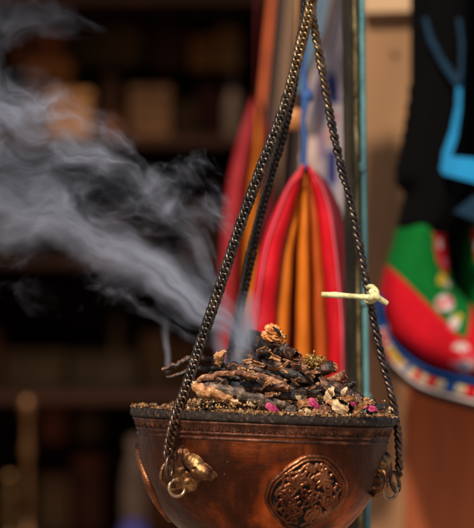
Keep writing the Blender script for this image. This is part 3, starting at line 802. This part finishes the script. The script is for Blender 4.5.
# ------------------------------------------------------------------ painted sheets
def inside(poly, x, y):
    c = np.zeros_like(x, bool); n = len(poly)
    for i in range(n):
        x0, y0 = poly[i]; x1, y1 = poly[(i+1) % n]
        if y0 == y1: continue
        t = ((y0 > y) != (y1 > y)) & (x < (x1-x0)*(y-y0)/(y1-y0)+x0); c ^= t
    return c
def bdist(poly, x, y):
    d = np.full(x.shape, 1e9); n = len(poly)
    for i in range(n):
        ax, ay = poly[i]; bx, by = poly[(i+1) % n]; L = (bx-ax)**2+(by-ay)**2+1e-9
        t = np.clip(((x-ax)*(bx-ax)+(y-ay)*(by-ay))/L, 0, 1); d = np.minimum(d, np.hypot(x-ax-t*(bx-ax), y-ay-t*(by-ay)))
    return d
def inflate(mb, outline, Y, T, W, paint, step=1.6, wav=0):
    o = [tuple(q) for q in spline([p for p in outline]+[outline[0]], len(outline)*8)][:-1]
    a = np.array(o); x0, y0 = a.min(0)-step; x1, y1 = a.max(0)+step
    xs = np.arange(x0, x1+step, step); ys = np.arange(y0, y1+step, step); X, Yp = np.meshgrid(xs, ys)
    ins = inside(o, X, Yp); d = bdist(o, X, Yp)
    t = T*np.sqrt(np.clip(1-(1-np.clip(d/W, 0, 1))**2, 0, 1)); t[~ins] = 0
    colr = np.zeros(X.shape+(4,)); colr[...] = paint[0]
    for sh, c in paint[1:]:
        if sh[0] == 'p': m = inside(sh[1], X, Yp)
        else: _, cx, cy, rx, ry = sh; m = ((X-cx)/rx)**2+((Yp-cy)/ry)**2 < 1
        colr[m] = c
    use = ins.copy(); use[1:] |= ins[:-1]; use[:-1] |= ins[1:]; use[:, 1:] |= ins[:, :-1]; use[:, :-1] |= ins[:, 1:]
    idx = -np.ones(X.shape, int); vf = []; cs = []
    for i, j in zip(*np.nonzero(use)):
        idx[i, j] = len(vf); w = wav*math.sin(X[i, j]*.12+Yp[i, j]*.03)
        vf.append((X[i, j], Yp[i, j], t[i, j]-w)); cs.append(tuple(colr[i, j]))
    base = [P(x, y, Y) for x, y, _ in vf]
    F = [p-Vector((0, q[2]+.0004, 0)) for p, q in zip(base, vf)]; Bk = [p+Vector((0, q[2]+.0004, 0)) for p, q in zip(base, vf)]
    fs = []; N = len(F)
    for i in range(X.shape[0]-1):
        for j in range(X.shape[1]-1):
            q = (idx[i, j], idx[i+1, j], idx[i+1, j+1], idx[i, j+1])
            if min(q) >= 0: fs.append(q); fs.append(tuple(N+k for k in q[::-1]))
    mb.add(F+Bk, fs, 0, cs+cs)
RED = lin(214, 24, 40); GRN = lin(14, 112, 44); WHT = lin(225, 205, 200); BLK = (.0022, .0018, .0022, 1); PNK = lin(225, 110, 130); YEL = lin(215, 180, 60); BLU = lin(20, 80, 150); SKY = lin(18, 135, 190)
M_felt = colmat('embroidered_felt', .9, .0008, 220, spec=.08)
Yt = .35
boot = empty('felt_boot', P(450, 430, Yt), label='embroidered felt boot with green ankle and red toe, nearer of the two at the right', cat='boot')
up_out = [(400, 215), (394, 240), (386, 268), (381, 300), (384, 325), (396, 347), (420, 366), (450, 377), (490, 386), (522, 392), (538, 380), (524, 352), (496, 330), (472, 306), (453, 285), (446, 255), (443, 225), (436, 208), (420, 205)]
flow = [(('e', 438, 250, 6, 12), RED), (('p', [(430, 232), (449, 228), (449, 262), (443, 276), (434, 262)]), RED), (('e', 437, 244, 3, 5), WHT), (('e', 442, 262, 3, 4), PNK), (('e', 439, 279, 5, 6), YEL), (('e', 445, 284, 3, 3), WHT),
        (('e', 441, 303, 9, 9), WHT), (('e', 437, 303, 4, 4), RED), (('e', 446, 300, 3.5, 5), PNK), (('e', 441, 311, 4, 2), BLK), (('e', 450, 322, 5, 6), WHT), (('e', 447, 326, 2.5, 3), PNK), (('e', 455, 316, 3, 3), YEL),
        (('e', 457, 346, 8, 5), WHT), (('e', 462, 350, 4, 3), PNK), (('e', 452, 350, 3, 3), RED), (('e', 462, 364, 9, 6), WHT), (('e', 460, 363, 4, 3), BLU), (('e', 470, 358, 4, 4), PNK), (('e', 450, 362, 5, 3), PNK), (('e', 492, 366, 6, 5), WHT)]
mb = MB(); inflate(mb, up_out, Yt, .034, 26, [RED, (('p', [(380, 200), (470, 200), (470, 300), (462, 338), (452, 332), (424, 302), (386, 264)]), GRN)]+flow)
mb.build('upper', M_felt, boot)
def strip(name, pts, r, Y, depth, colf, parent, mat, n=120):
    c = [Vector(q) for q in spline([P(x, y, Y) for x, y in pts], n)]; T, N = frames(c); vs = []; fs = []; cs = []; seg = 12; rr = r*K*(D+Y)/D
    for i in range(n):
        B = T[i].cross(N[i])
        for j in range(seg):
            a = 2*PI*j/seg; ca, sa = math.cos(a), math.sin(a)
            vs.append(c[i]+B*math.copysign(abs(ca)**.6, ca)*rr+N[i]*math.copysign(abs(sa)**.5, sa)*depth); cs.append(colf(i/(n-1), ca))
    for i in range(n-1):
        for j in range(seg): fs.append((i*seg+j, i*seg+(j+1) % seg, (i+1)*seg+(j+1) % seg, (i+1)*seg+j))
    fs.append(tuple(range(seg))[::-1]); fs.append(tuple((n-1)*seg+j for j in range(seg)))
    mb = MB(); mb.add(vs, fs, 0, cs); return mb.build(name, mat, parent)
strip('blue_piping', [(379, 296), (380, 318), (387, 337), (402, 354), (428, 370), (474, 381), (530, 395)], 2.6, Yt, .034, lambda t, c: BLU, boot, M_felt)
def bandc(t, c):
    k = (t*13) % 1
    if .24 < t < .42: return YEL if k > .5 else (lin(40, 60, 30) if int(t*40) % 3 == 0 else YEL)
    return lin(214, 196, 160) if k > .55 else (RED if int(t*13) % 3 else BLU)
strip('patterned_welt', [(380, 322), (385, 342), (396, 360), (420, 377), (470, 391), (530, 405)], 6.2, Yt, .033, bandc, boot, M_felt)
strip('pink_edge', [(378, 330), (384, 350), (397, 368), (422, 386), (470, 400), (530, 414)], 2.6, Yt, .033, lambda t, c: PNK if t < .3 else WHT, boot, M_felt)
strip('sole', [(376, 334), (383, 355), (396, 373), (421, 391), (470, 405), (530, 419)], 3.2, Yt, .035, lambda t, c: lin(30, 18, 20), boot, M_felt)
# black shaft
mb = MB(); inflate(mb, [(412, -60), (412, 60), (404, 130), (395, 178), (404, 195), (398, 222), (402, 232), (428, 242), (444, 234), (458, 200), (464, 120), (466, -60)], Yt-.004, .030, 20, [BLK], 2.2)
mb.build('shaft', M_felt, boot)
boot2 = empty('felt_boot', P(500, 430, Yt+.05), label='second green and red felt boot, behind the first and cut off by the right edge', cat='boot')
mb = MB(); inflate(mb, [(464, 215), (458, 245), (455, 275), (460, 300), (470, 330), (500, 350), (550, 360), (560, 300), (540, 240), (520, 215), (490, 210)], Yt+.05, .03, 26,
                   [GRN, (('p', [(468, 230), (490, 225), (490, 262), (474, 262)]), RED), (('p', [(462, 310), (480, 318), (520, 300), (560, 300), (560, 370), (460, 370)]), RED), (('e', 474, 246, 3, 5), WHT)])
mb.build('upper', M_felt, boot2)
mb = MB(); inflate(mb, [(452, -60), (452, 60), (446, 130), (440, 200), (440, 240), (446, 285), (453, 298), (458, 262), (468, 236), (490, 228), (530, 225), (530, -60)], Yt+.048, .026, 20, [BLK], 2.6); mb.build('shaft', M_felt, boot2)  # black shaft, its lower tongue painting the dark gap between the boots
strip('sole', [(462, 330), (480, 352), (510, 362), (552, 370)], 4, Yt+.05, .03, lambda t, c: WHT if int(t*12) % 2 else BLU, boot2, M_felt)
# blue ribbon
M_rib = felt('sky_blue_ribbon', SKY[:3], .2, .55)
M_rib2 = felt('dull_blue_ribbon', (.003, .026, .055), .2, .9)
rb = empty('blue_ribbon', P(458, 180, Yt-.04), label='bright sky blue ribbon edging hung over the black boot shafts at the right', cat='ribbon')
def rib(name, quad, mat, Yr=Yt-.042, th=.003): mb = MB(); slab(mb, quad, Yr, th); mb.build(name, mat, rb, smooth=False)
rib('loop', [(423, 18), (427, 17), (433, 36), (444, 58), (459, 78), (459, 87), (453, 83), (439, 62), (428, 40)], M_rib2, Yt-.0425)
rib('loop', [(457, 18), (461, 18), (464, 45), (463, 70), (461, 90), (457, 84), (460, 62), (460, 42)], M_rib2)
rib('edge', [(457, 80), (462, 80), (461, 110), (457, 138), (450, 160), (447, 172), (441, 170), (443, 152), (451, 130), (456, 106)], M_rib)
rib('band', [(440, 167), (448, 156), (470, 158), (510, 163), (510, 192), (470, 181), (443, 174)], M_rib, Yt-.0455)
rib('corner', [(454, 212), (474, 196), (510, 196), (510, 222), (474, 220)], M_rib2, Yt-.041)

# ------------------------------------------------------------------ printed cloth, boards at right
Yc = .34
LAV = lin(172, 158, 162); NAV = lin(38, 44, 108)
prt = [LAV, (('p', [(345, -60), (400, -60), (400, 340), (340, 340)]), lin(120, 105, 105)),
       (('p', [(330, 68), (337, 80), (341, 104), (330, 104), (325, 84)]), NAV), (('p', [(318, 78), (323, 78), (324, 160), (316, 160)]), lin(128, 104, 132)), (('p', [(326, 150), (338, 152), (338, 186), (326, 184)]), NAV),
       (('p', [(310, 120), (317, 118), (318, 170), (308, 165)]), lin(198, 170, 158)), (('e', 330, 135, 5, 9), lin(188, 140, 128)), (('e', 323, 60, 6, 9), lin(196, 184, 186)),
       (('e', 329, 200, 7, 18), lin(120, 120, 150)), (('p', [(300, 175), (322, 175), (322, 230), (300, 230)]), lin(90, 98, 118)), (('e', 334, 118, 3, 6), lin(160, 60, 70)), (('e', 312, 92, 4, 10), lin(150, 134, 148))]
M_cloth = colmat('printed_cloth', .85, .0006, 120, .2)
mb = MB(); inflate(mb, [(318, -60), (309, 40), (303, 130), (300, 240), (300, 330), (343, 330), (352, 240), (356, 100), (356, -60)], Yc, .003, 6, prt, 1.8, .0015)
mb.build('printed_cloth', M_cloth, label='pale lavender cloth printed with navy shapes, hanging between the chain and the post', cat='cloth')
mb = MB(); slab(mb, [(322, -60), (340, -60), (322, 40), (306, 92), (296, 92), (306, 40)], Yc-.03, .004)
mb.build('cloth_strap', felt('slate_blue_cloth', (.10, .16, .22), .2, .8), smooth=False, label='slate blue strap slanting across the top of the printed cloth', cat='strap')
mb = MB(); slab(mb, [(346, -60), (352, -60), (330, 30), (306, 88), (303, 84), (324, 30)], Yc-.034, .005)
mb.build('brown_stick', M_dkw, smooth=False, label='thin dark brown stick beside the slate blue strap', cat='stick')
M_board = simple('tan_plywood', (.31, .158, .070), .8, 0, .2, 22, .0006, 60, stretch=(1, 1, .3))
M_ledge = simple('light_pine', (.58, .36, .20), .55, 0, .1, 20, .0004, 90, stretch=(.3, 1, 1))
M_rw = simple('reddish_wood', (.40, .085, .018), .8, 0, .28, 30, .0006, 90, stretch=(1, 1, .15))
mb = MB(); a = P(352, 640, .46); b = P(500, 12, .46); box(mb, ((a.x+b.x)/2, .47, (a.z+b.z)/2), ((b.x-a.x)/2, .01, (b.z-a.z)/2), .1)
mb.build('plywood_panel', M_board, smooth=False, label='plain tan plywood panel behind the metal post and the boots', cat='panel')
mb = MB(); blob(mb, P(394, 54, .459), (2.4*K*1.35, .002, 3*K*1.35), 2, .2, 1.4)
mb.build('nail_head', M_dkw, label='small dark nail head near the top of the tan panel', cat='nail')
mb = MB(); a = P(362, 12, .45); b = P(520, -70, .45); box(mb, ((a.x+b.x)/2, .462, (a.z+b.z)/2+.0), ((b.x-a.x)/2, .013, (b.z-a.z)/2), .05, roty=-.03)
mb.build('wooden_ledge', M_ledge, smooth=False, label='light pine ledge across the top right above the tan panel', cat='ledge')
mb = MB(); a = P(407, 660, .43); b = P(520, 384, .43); box(mb, ((a.x+b.x)/2, .446, (a.z+b.z)/2), ((b.x-a.x)/2, .016, (b.z-a.z)/2), .1)
mb.build('wooden_crate', M_rw, smooth=False, label='reddish brown wooden crate side at the lower right under the boots', cat='crate')

# ------------------------------------------------------------------ dark cabinet with shelves at the back left
M_cab = simple('dark_cabinet_wood', (.020, .0075, .004), .9, 0, .5, 18, .001, 60, stretch=(.3, 1, 1), Specular_IOR_Level=.08)
cab = empty('shelf_cabinet', P(130, 900, 1.1), label='deep dark wooden shelf cabinet filling the blurred background at the left', cat='cabinet')
xl = P(-260, 0, 1.0).x; xr = P(352, 0, 1.0).x; zt_ = P(0, -150, 1.0).z; zb_ = P(0, 760, 1.0).z; cx = (xl+xr)/2; cz = (zt_+zb_)/2
for nm, c, h in (('back_panel', (cx, 1.30, cz), ((xr-xl)/2, .012, (zt_-zb_)/2)), ('side_panel', (xl, 1.05, cz), (.012, .24, (zt_-zb_)/2)), ('side_panel', (xr, 1.05, cz), (.012, .24, (zt_-zb_)/2)), ('top_panel', (cx, 1.03, zt_+.012), ((xr-xl)/2, .26, .012))):  # top panel, out of view, added to shade the shelves
    mb = MB(); box(mb, c, h, .05); mb.build(nm, M_cab, cab, smooth=False)
for y in (8, 146, 262, 393, 545):
    z = P(0, y, 1.0).z; mb = MB(); box(mb, (cx, 1.09, z), ((xr-xl)/2-.013, .19, .0045), .1); mb.build('shelf', M_cab, cab, smooth=False)
def itm(name, x0, x1, y0, y1, col, label, cat, kind='box', Y=1.0, **kw):
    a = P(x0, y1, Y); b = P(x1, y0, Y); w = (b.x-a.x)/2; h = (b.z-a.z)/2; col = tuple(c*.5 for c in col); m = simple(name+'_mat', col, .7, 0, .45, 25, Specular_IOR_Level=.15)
    mb = MB(); c = ((a.x+b.x)/2, Y, (a.z+b.z)/2)
    if kind == 'box':
        e = empty(name, (c[0], Y, a.z), label=label, cat=cat); d = w*.7
        box(mb, (c[0], Y, a.z+h*.78), (w, d, h*.78), .08); mb.build('body', m, e, smooth=False)
        mb = MB(); box(mb, (c[0], Y, a.z+h*1.78), (w*1.05, d*1.05, h*.2), .2); mb.build('lid', m, e, smooth=False)
    elif kind == 'jar':
        e = empty(name, (c[0], Y, a.z), label=label, cat=cat)
        lathe(mb, (c[0], Y, a.z), [(.001, 0), (w*.8, 0), (w, h*.3), (w, h*1.1), (w*.75, h*1.5), (w*.5, h*1.62), (w*.5, h*1.8)], 32); mb.build('body', m, e)
        mb = MB(); lathe(mb, (c[0], Y, a.z), [(w*.6, h*1.72), (w*.6, h*1.95), (w*.3, h*2), (.001, h*2)], 32); mb.build('lid', m, e)
    elif kind == 'stick':
        lathe(mb, (c[0], Y, a.z), [(.001, 0), (w*1.3, 0), (w*1.3, h*.1), (w*.5, h*.2), (w*.4, h*.5), (w*.8, h*.6), (w*.45, h*.75), (w*.5, h*1.1), (w*.95, h*1.25), (w*.5, h*1.4), (w*.5, h*1.7), (w*1.0, h*1.8), (w*1.0, h*1.95), (.001, h*2)], 28)
        mm = simple(name+'_brass', col, .4, .6, .3, 40); mb.build(name, mm, label=label, cat=cat)
AMB = (.60, .17, .024); TAN = (.14, .052, .014)
itm('wooden_box', 28, 73, 60, 145, AMB, 'amber brown wooden box at the left on the upper shelf', 'box', Y=1.03)
itm('wooden_box', 50, 92, 90, 145, (.48, .20, .06), 'low orange box in front of the amber box', 'box', Y=.95)
itm('clay_jar', 97, 126, 76, 145, (.30, .10, .035), 'reddish clay jar in the middle of the upper shelf', 'jar', 'jar')
itm('wooden_box', 130, 171, 86, 145, TAN, 'tan lidded box at the right on the upper shelf', 'box', Y=.97)
itm('tall_box', 60, 142, 17, 68, (.22, .105, .04), 'wide dull brown chest high behind the upper shelf', 'chest', Y=1.16)
itm('tall_box', 150, 186, 12, 70, (.16, .05, .02), 'narrow dark red chest high at the right of the brown chest', 'chest', Y=1.16)
itm('canister', 224, 242, 78, 145, (.15, .085, .055), 'slim pinkish tan canister at the right end of the upper shelf', 'canister', 'jar', Y=.97)
itm('wooden_box', 4, 66, 350, 390, (.42, .20, .07), 'flat dull brown box at the left on the lower shelf', 'box', Y=1.08)
itm('wooden_box', 71, 137, 352, 390, (.44, .22, .09), 'flat brown box at the right on the lower shelf', 'box', Y=1.08)
itm('clay_jar', 74, 104, 400, 440, (.16, .07, .035), 'squat dark jar under the lower shelf', 'jar', 'jar', Y=1.1)
itm('brass_candlestick', 21, 35, 396, 540, (.26, .11, .035), 'tall brass candlestick at the lower left', 'candlestick', 'stick', Y=.90)
itm('brass_candlestick', 4, 17, 472, 542, (.24, .11, .03), 'short brass candlestick at the bottom left corner', 'candlestick', 'stick', Y=.88)
itm('tall_vase', 122, 150, 436, 542, (.11, .062, .042), 'grey brown vase behind the left side of the bowl', 'vase', 'jar', Y=.85)
itm('blue_bowl', 118, 150, 519, 544, (.06, .05, .22), 'small blue pot at the bottom left of the burner', 'pot', 'jar', Y=.70)
itm('red_tin', 150, 180, 196, 260, (.045, .02, .015), 'dark tin on the middle shelf, hidden in the smoke', 'tin', 'jar', Y=1.0)
itm('wooden_box', 20, 92, 220, 260, (.05, .026, .018), 'dark box on the middle shelf behind the smoke', 'box', Y=1.05)

clut = [(-60, -10, 145, 60), (-8, 26, 145, 50), (176, 196, 145, 44), (198, 220, 145, 60), (250, 280, 145, 70), (36, 64, 68, 40), (190, 214, 68, 34), (8, 34, 68, 46), (216, 240, 68, 42),
        (100, 128, 260, 52), (134, 158, 260, 40), (186, 212, 260, 60), (214, 240, 260, 44), (-30, 14, 260, 50), (142, 170, 391, 60), (40, 66, 440, 36), (110, 124, 391, 76), (-40, 0, 391, 60), (172, 196, 391, 50), (200, 226, 391, 70),
        (40, 70, 543, 70), (74, 104, 543, 90), (-30, 0, 543, 80), (150, 180, 543, 110), (186, 220, 543, 90)]
CC = [(.46, .155, .035), (.30, .085, .03), (.50, .21, .07), (.26, .06, .022), (.36, .17, .075), (.50, .12, .03)]
for q, (x0, x1, yb, hh) in enumerate(clut):
    yb = {145: 146, 68: 70, 260: 261, 391: 392, 440: 441, 543: 544}[yb]
    kind = 'jar' if q % 3 == 1 else 'box'
    itm('clay_jar' if kind == 'jar' else 'wooden_box', x0, x1, yb-hh, yb, CC[q % 6], 'dim brown jar lost in the blur of the shelves' if kind == 'jar' else 'dim brown box lost in the blur of the shelves', 'jar' if kind == 'jar' else 'box', kind, Y=1.08)
for o in list(COL.objects):
    if o.get('label', '').startswith('dim brown'): o['group'] = 'dim jars on the blurred shelves' if o['category'] == 'jar' else 'dim boxes on the blurred shelves'

# ------------------------------------------------------------------ smoke
sm = MB()
a = P(-70, 400, 0); b = P(262, -40, 0)
box(sm, ((a.x+b.x)/2, 0, (a.z+b.z)/2), ((b.x-a.x)/2, .026, (b.z-a.z)/2), 0)
t = bpy.data.node_groups.new('smoke_field', 'GeometryNodeTree')
t.interface.new_socket('Geometry', in_out='INPUT', socket_type='NodeSocketGeometry'); t.interface.new_socket('Geometry', in_out='OUTPUT', socket_type='NodeSocketGeometry')
class E:
    def __init__(s, k): s.k = k
    @staticmethod
    def op(o, *a):
        n_ = t.nodes.new('ShaderNodeMath'); n_.operation = o
        for i, x in enumerate(a):
            if isinstance(x, E): t.links.new(x.k, n_.inputs[i])
            else: n_.inputs[i].default_value = x
        return E(n_.outputs[0])
    def __add__(s, o): return E.op('ADD', s, o)
    def __sub__(s, o): return E.op('SUBTRACT', s, o)
    def __rsub__(s, o): return E.op('SUBTRACT', o, s)
    def __mul__(s, o): return E.op('MULTIPLY', s, o)
    def __truediv__(s, o): return E.op('DIVIDE', s, o)
    __radd__ = __add__; __rmul__ = __mul__
    def exp(s): return E.op('EXPONENT', s)
    def abs(s): return E.op('ABSOLUTE', s)
    def mx(s, o): return E.op('MAXIMUM', s, o)
    def mn(s, o): return E.op('MINIMUM', s, o)
    def pw(s, o): return E.op('POWER', s, o)
def comb(x, y, z):
    n_ = t.nodes.new('ShaderNodeCombineXYZ')
    for i, q in enumerate((x, y, z)):
        if isinstance(q, E): t.links.new(q.k, n_.inputs[i])
        else: n_.inputs[i].default_value = q
    return n_.outputs[0]
def nse(x, y, z, detail=3, rough=.55, dist=0):
    n_ = t.nodes.new('ShaderNodeTexNoise'); n_.inputs['Scale'].default_value = 1; n_.inputs['Detail'].default_value = detail
    n_.inputs['Roughness'].default_value = rough; n_.inputs['Distortion'].default_value = dist
    t.links.new(comb(x, y, z), n_.inputs['Vector']); return E(n_.outputs['Fac'])
def curve(x, pts, ymax=400.0, xmax=320.0, xmin=-80.0):
    n_ = t.nodes.new('ShaderNodeFloatCurve'); c = n_.mapping.curves[0]
    pp = [((px-xmin)/(xmax-xmin), py/ymax) for px, py in pts]
    while len(c.points) < len(pp): c.points.new(.5, .5)
    for q, p in zip(c.points, pp): q.location = p
    n_.mapping.update()
    nx = (x - xmin) * (1.0/(xmax-xmin)); t.links.new(nx.k, n_.inputs['Value']); return E(n_.outputs[0])*ymax
g = t.nodes.new('GeometryNodeInputPosition'); sx = t.nodes.new('ShaderNodeSeparateXYZ'); t.links.new(g.outputs[0], sx.inputs[0])
X0 = E(sx.outputs[0])*(1/K)+237; Z0 = 264-E(sx.outputs[2])*(1/K); YY = E(sx.outputs[1])*(1/K)
wx = nse(X0*.010, Z0*.010, YY*.006, 1)-.5; wz = nse(X0*.010+7.3, Z0*.010, YY*.006+3, 1)-.5
w2 = nse(X0*.026+3, Z0*.026, YY*.010, 2)-.5; w3 = nse(X0*.026+13, Z0*.026, YY*.010, 2)-.5
amp = curve(X0, [(-80, 70), (100, 60), (200, 38), (245, 12), (320, 8)])*1.0
Xw = X0 + wx*amp + w2*amp*.55; Zw = Z0 + wz*amp + w3*amp*.55
patch = ((nse(Xw*.014+5, Zw*.022, YY*.01, 3, .6)-.39)*4.6).mx(.12).mn(1.25)
puff = ((nse(Xw*.03+15, Zw*.045, YY*.012, 3, .55)-.30)*3.0).mx(.15).mn(1.4)
def plume(zc, w, dn, seed, fz=2.2, fx=.014, sharp=1.5, fil=1.0, pt=1.0):
    wv = curve(Xw, w); d = (Zw-curve(Xw, zc))/wv
    env = (d*d*-1.0).exp()
    s1 = nse(Xw*fx+seed, d*fz+seed*3, YY*.009+seed, 3, .5, .35)
    s2 = nse(Xw*fx*3.2+seed*2, d*fz*2.6+seed, YY*.012, 2, .5, .5)
    s3 = nse(Xw*fx*1.3+seed*4, d*fz*1.1+seed, YY*.008, 1, .5, .6)
    rid = (1.0-((s3-.5).abs()*18.0)).mx(0).pw(2)
    st = ((s1-.34)*3.0).mx(0).mn(1.5).pw(sharp)
    st = st*((s2-.10)*1.5).mx(.15).mn(1.2)
    return env*(st*.8+rid*.55*fil*(st+.1).mn(1)+.10)*curve(Xw, dn, 100)*(patch*puff*pt+(1-pt))
# dense core of the stream
dens = plume([(-80, 205), (0, 215), (60, 226), (110, 252), (160, 277), (200, 303), (225, 322), (240, 345), (262, 392)], [(-80, 28), (0, 25), (60, 20), (110, 16), (160, 14), (200, 13), (225, 12), (240, 8), (262, 7)],
             [(-80, 18), (0, 25), (60, 42), (110, 62), (160, 72), (200, 82), (225, 74), (240, 50), (252, 20), (262, 0), (300, 0)], 1.7, .9, .010, .8, .4, .30)
# broad upper fan
dens = dens + plume([(-80, 90), (0, 125), (60, 142), (105, 152), (140, 182), (175, 220), (205, 262), (235, 310), (262, 350)], [(-80, 60), (0, 50), (60, 38), (105, 26), (140, 24), (175, 24), (205, 22), (235, 10), (262, 6)],
             [(-80, 40), (0, 52), (60, 60), (105, 48), (140, 26), (175, 20), (205, 20), (235, 12), (250, 0), (300, 0)], 5.1, 1.8, .015, 1.2, 1.3, .80)
dens = dens + plume([(-80, 176), (0, 180), (60, 196), (120, 232), (200, 290), (262, 330)], [(-80, 40), (0, 36), (60, 30), (120, 24), (200, 16), (262, 6)], [(-80, 16), (0, 22), (60, 22), (120, 20), (200, 14), (240, 0), (300, 0)], 21.1, 1.3, .020, 1.1, .6, .9)
# thin ragged haze below
dens = dens + plume([(-80, 286), (0, 284), (60, 284), (120, 298), (180, 322), (225, 345), (262, 370)], [(-80, 34), (0, 32), (60, 30), (120, 24), (180, 16), (225, 12), (262, 6)],
             [(-80, 6), (0, 8), (60, 7), (120, 11), (180, 10), (225, 10), (250, 0), (300, 0)], 9.4, 1.5, .020, 1.2, .8, 1.0)
# faint corner cloud
dens = dens + plume([(-80, 10), (0, 16), (60, 20), (120, 40), (200, 80), (262, 100)], [(-80, 44), (0, 36), (60, 26), (120, 18), (262, 10)], [(-80, 14), (0, 13), (50, 9), (90, 4), (120, 0), (300, 0)], 12.6, .8, .014, 1.0, 0, .4)
# curls between the stream and the chain
dens = dens + plume([(-80, 150), (100, 200), (150, 196), (200, 198), (222, 215), (262, 260)], [(-80, 20), (100, 18), (150, 34), (200, 48), (225, 42), (262, 20)], [(-80, 0), (90, 0), (140, 14), (190, 22), (225, 14), (245, 0), (300, 0)], 15.2, 1.6, .030, 1.2, 2.2, 1.0)
# thin threads rising from the bark
def thread(x0, z0, x1, z1, w, a, s):
    u = (Z0-z1)*(1.0/(z0-z1)); xc = u*(x0-x1)+x1 + (nse(Z0*.03, s, YY*.02)-.5)*14
    d = (X0-xc)/(u*-.5*w+w*1.3); up = (u*1.8).mx(0).mn(1).pw(1.5)*((1.0-u)*5.0).mx(0).mn(1)
    return (d*d*-1.0).exp()*up*(nse(X0*.1, Z0*.02, s, 3)*1.6-.2).mx(0)*a
dens = dens + thread(238, 392, 250, 285, 7, 100, 2.0) + thread(226, 380, 214, 318, 5, 22, 6.0) + thread(168, 376, 164, 310, 3.2, 10, 9.0)
# fade softly towards the front and back of the plume
dens = dens*(1.0-(YY*YY)*((K/.0255)**2)).mx(0)
pa = P(-64, 402, 0); pb = P(266, -30, 0)
vc = t.nodes.new('GeometryNodeVolumeCube'); SMOKE = 2.0
t.links.new(((dens*SMOKE)-1.3).mx(0).k, vc.inputs['Density'])
vc.inputs['Min'].default_value = (pa.x, -.026, pa.z); vc.inputs['Max'].default_value = (pb.x, .026, pb.z)
vc.inputs['Resolution X'].default_value = 440; vc.inputs['Resolution Y'].default_value = 20; vc.inputs['Resolution Z'].default_value = 576
sm_mat = bpy.data.materials.new('smoke'); sm_mat.use_nodes = True; mt = sm_mat.node_tree; mt.nodes.clear()
pv = mt.nodes.new('ShaderNodeVolumePrincipled'); pv.inputs['Color'].default_value = (.72, .78, .92, 1); pv.inputs['Anisotropy'].default_value = .1; pv.inputs['Density'].default_value = 1.0
mo = mt.nodes.new('ShaderNodeOutputMaterial'); mt.links.new(pv.outputs[0], mo.inputs['Volume'])
mset = t.nodes.new('GeometryNodeSetMaterial'); mset.inputs['Material'].default_value = sm_mat
go = t.nodes.new('NodeGroupOutput'); t.nodes.new('NodeGroupInput')
t.links.new(vc.outputs[0], mset.inputs[0]); t.links.new(mset.outputs[0], go.inputs[0])
so_ = sm.build('smoke', sm_mat, origin=(0, 0, 0), label='pale grey smoke streaming from the heap to the left edge', cat='smoke', kind='stuff')
md = so_.modifiers.new('smoke_field', 'NODES'); md.node_group = t
SC.cycles.volume_bounces = 1; SC.cycles.volume_step_rate = 1.5

# ------------------------------------------------------------------ ground, light, camera
mb = MB(); mb.add([(-400, -400, -1.15), (400, -400, -1.15), (400, 400, -1.15), (-400, 400, -1.15)], [(0, 1, 2, 3)])
g_ = mb.build('ground', simple('stone_paving', (.30, .22, .16), .8, 0, .25, .8), smooth=False, kind='structure')  # unseen sheet added for warm bounce light and copper reflections

EL, AZ = math.radians(46), math.radians(197)      # azimuth clockwise from +Y
w = bpy.data.worlds.new('World'); SC.world = w; w.use_nodes = True
sky = w.node_tree.nodes.new('ShaderNodeTexSky'); sky.sky_type = 'NISHITA'; sky.sun_disc = False
sky.sun_elevation = EL; sky.sun_rotation = AZ
bg = w.node_tree.nodes['Background']; bg.inputs[1].default_value = .075
w.node_tree.links.new(sky.outputs[0], bg.inputs[0])
sd = bpy.data.lights.new('sun', 'SUN'); sd.energy = 4.2; sd.angle = math.radians(4); sd.color = (1, .87, .70)
so = bpy.data.objects.new('sun', sd); COL.objects.link(so)
dirv = Vector((math.sin(AZ)*math.cos(EL), math.cos(AZ)*math.cos(EL), math.sin(EL)))
so.rotation_euler = dirv.to_track_quat('Z', 'Y').to_euler()

cd = bpy.data.cameras.new('camera'); co = bpy.data.objects.new('camera', cd); COL.objects.link(co); SC.camera = co
co.location = (0, -D, 0); co.rotation_euler = (PI/2, 0, 0)
# 528 px high, 474 wide; the render is 919x1024
cd.sensor_fit = 'HORIZONTAL'; cd.sensor_width = 36; cd.lens = 36*D/(474*K)
cd.clip_start = .05; cd.clip_end = 2000
cd.dof.use_dof = True; cd.dof.focus_distance = D-.035; cd.dof.aperture_fstop = (cd.lens/1000  )/.028
SC.view_settings.view_transform = 'Standard'; SC.view_settings.look = 'None'; SC.view_settings.exposure = .12; SC.view_settings.gamma = 1
SC.cycles.use_denoising = True
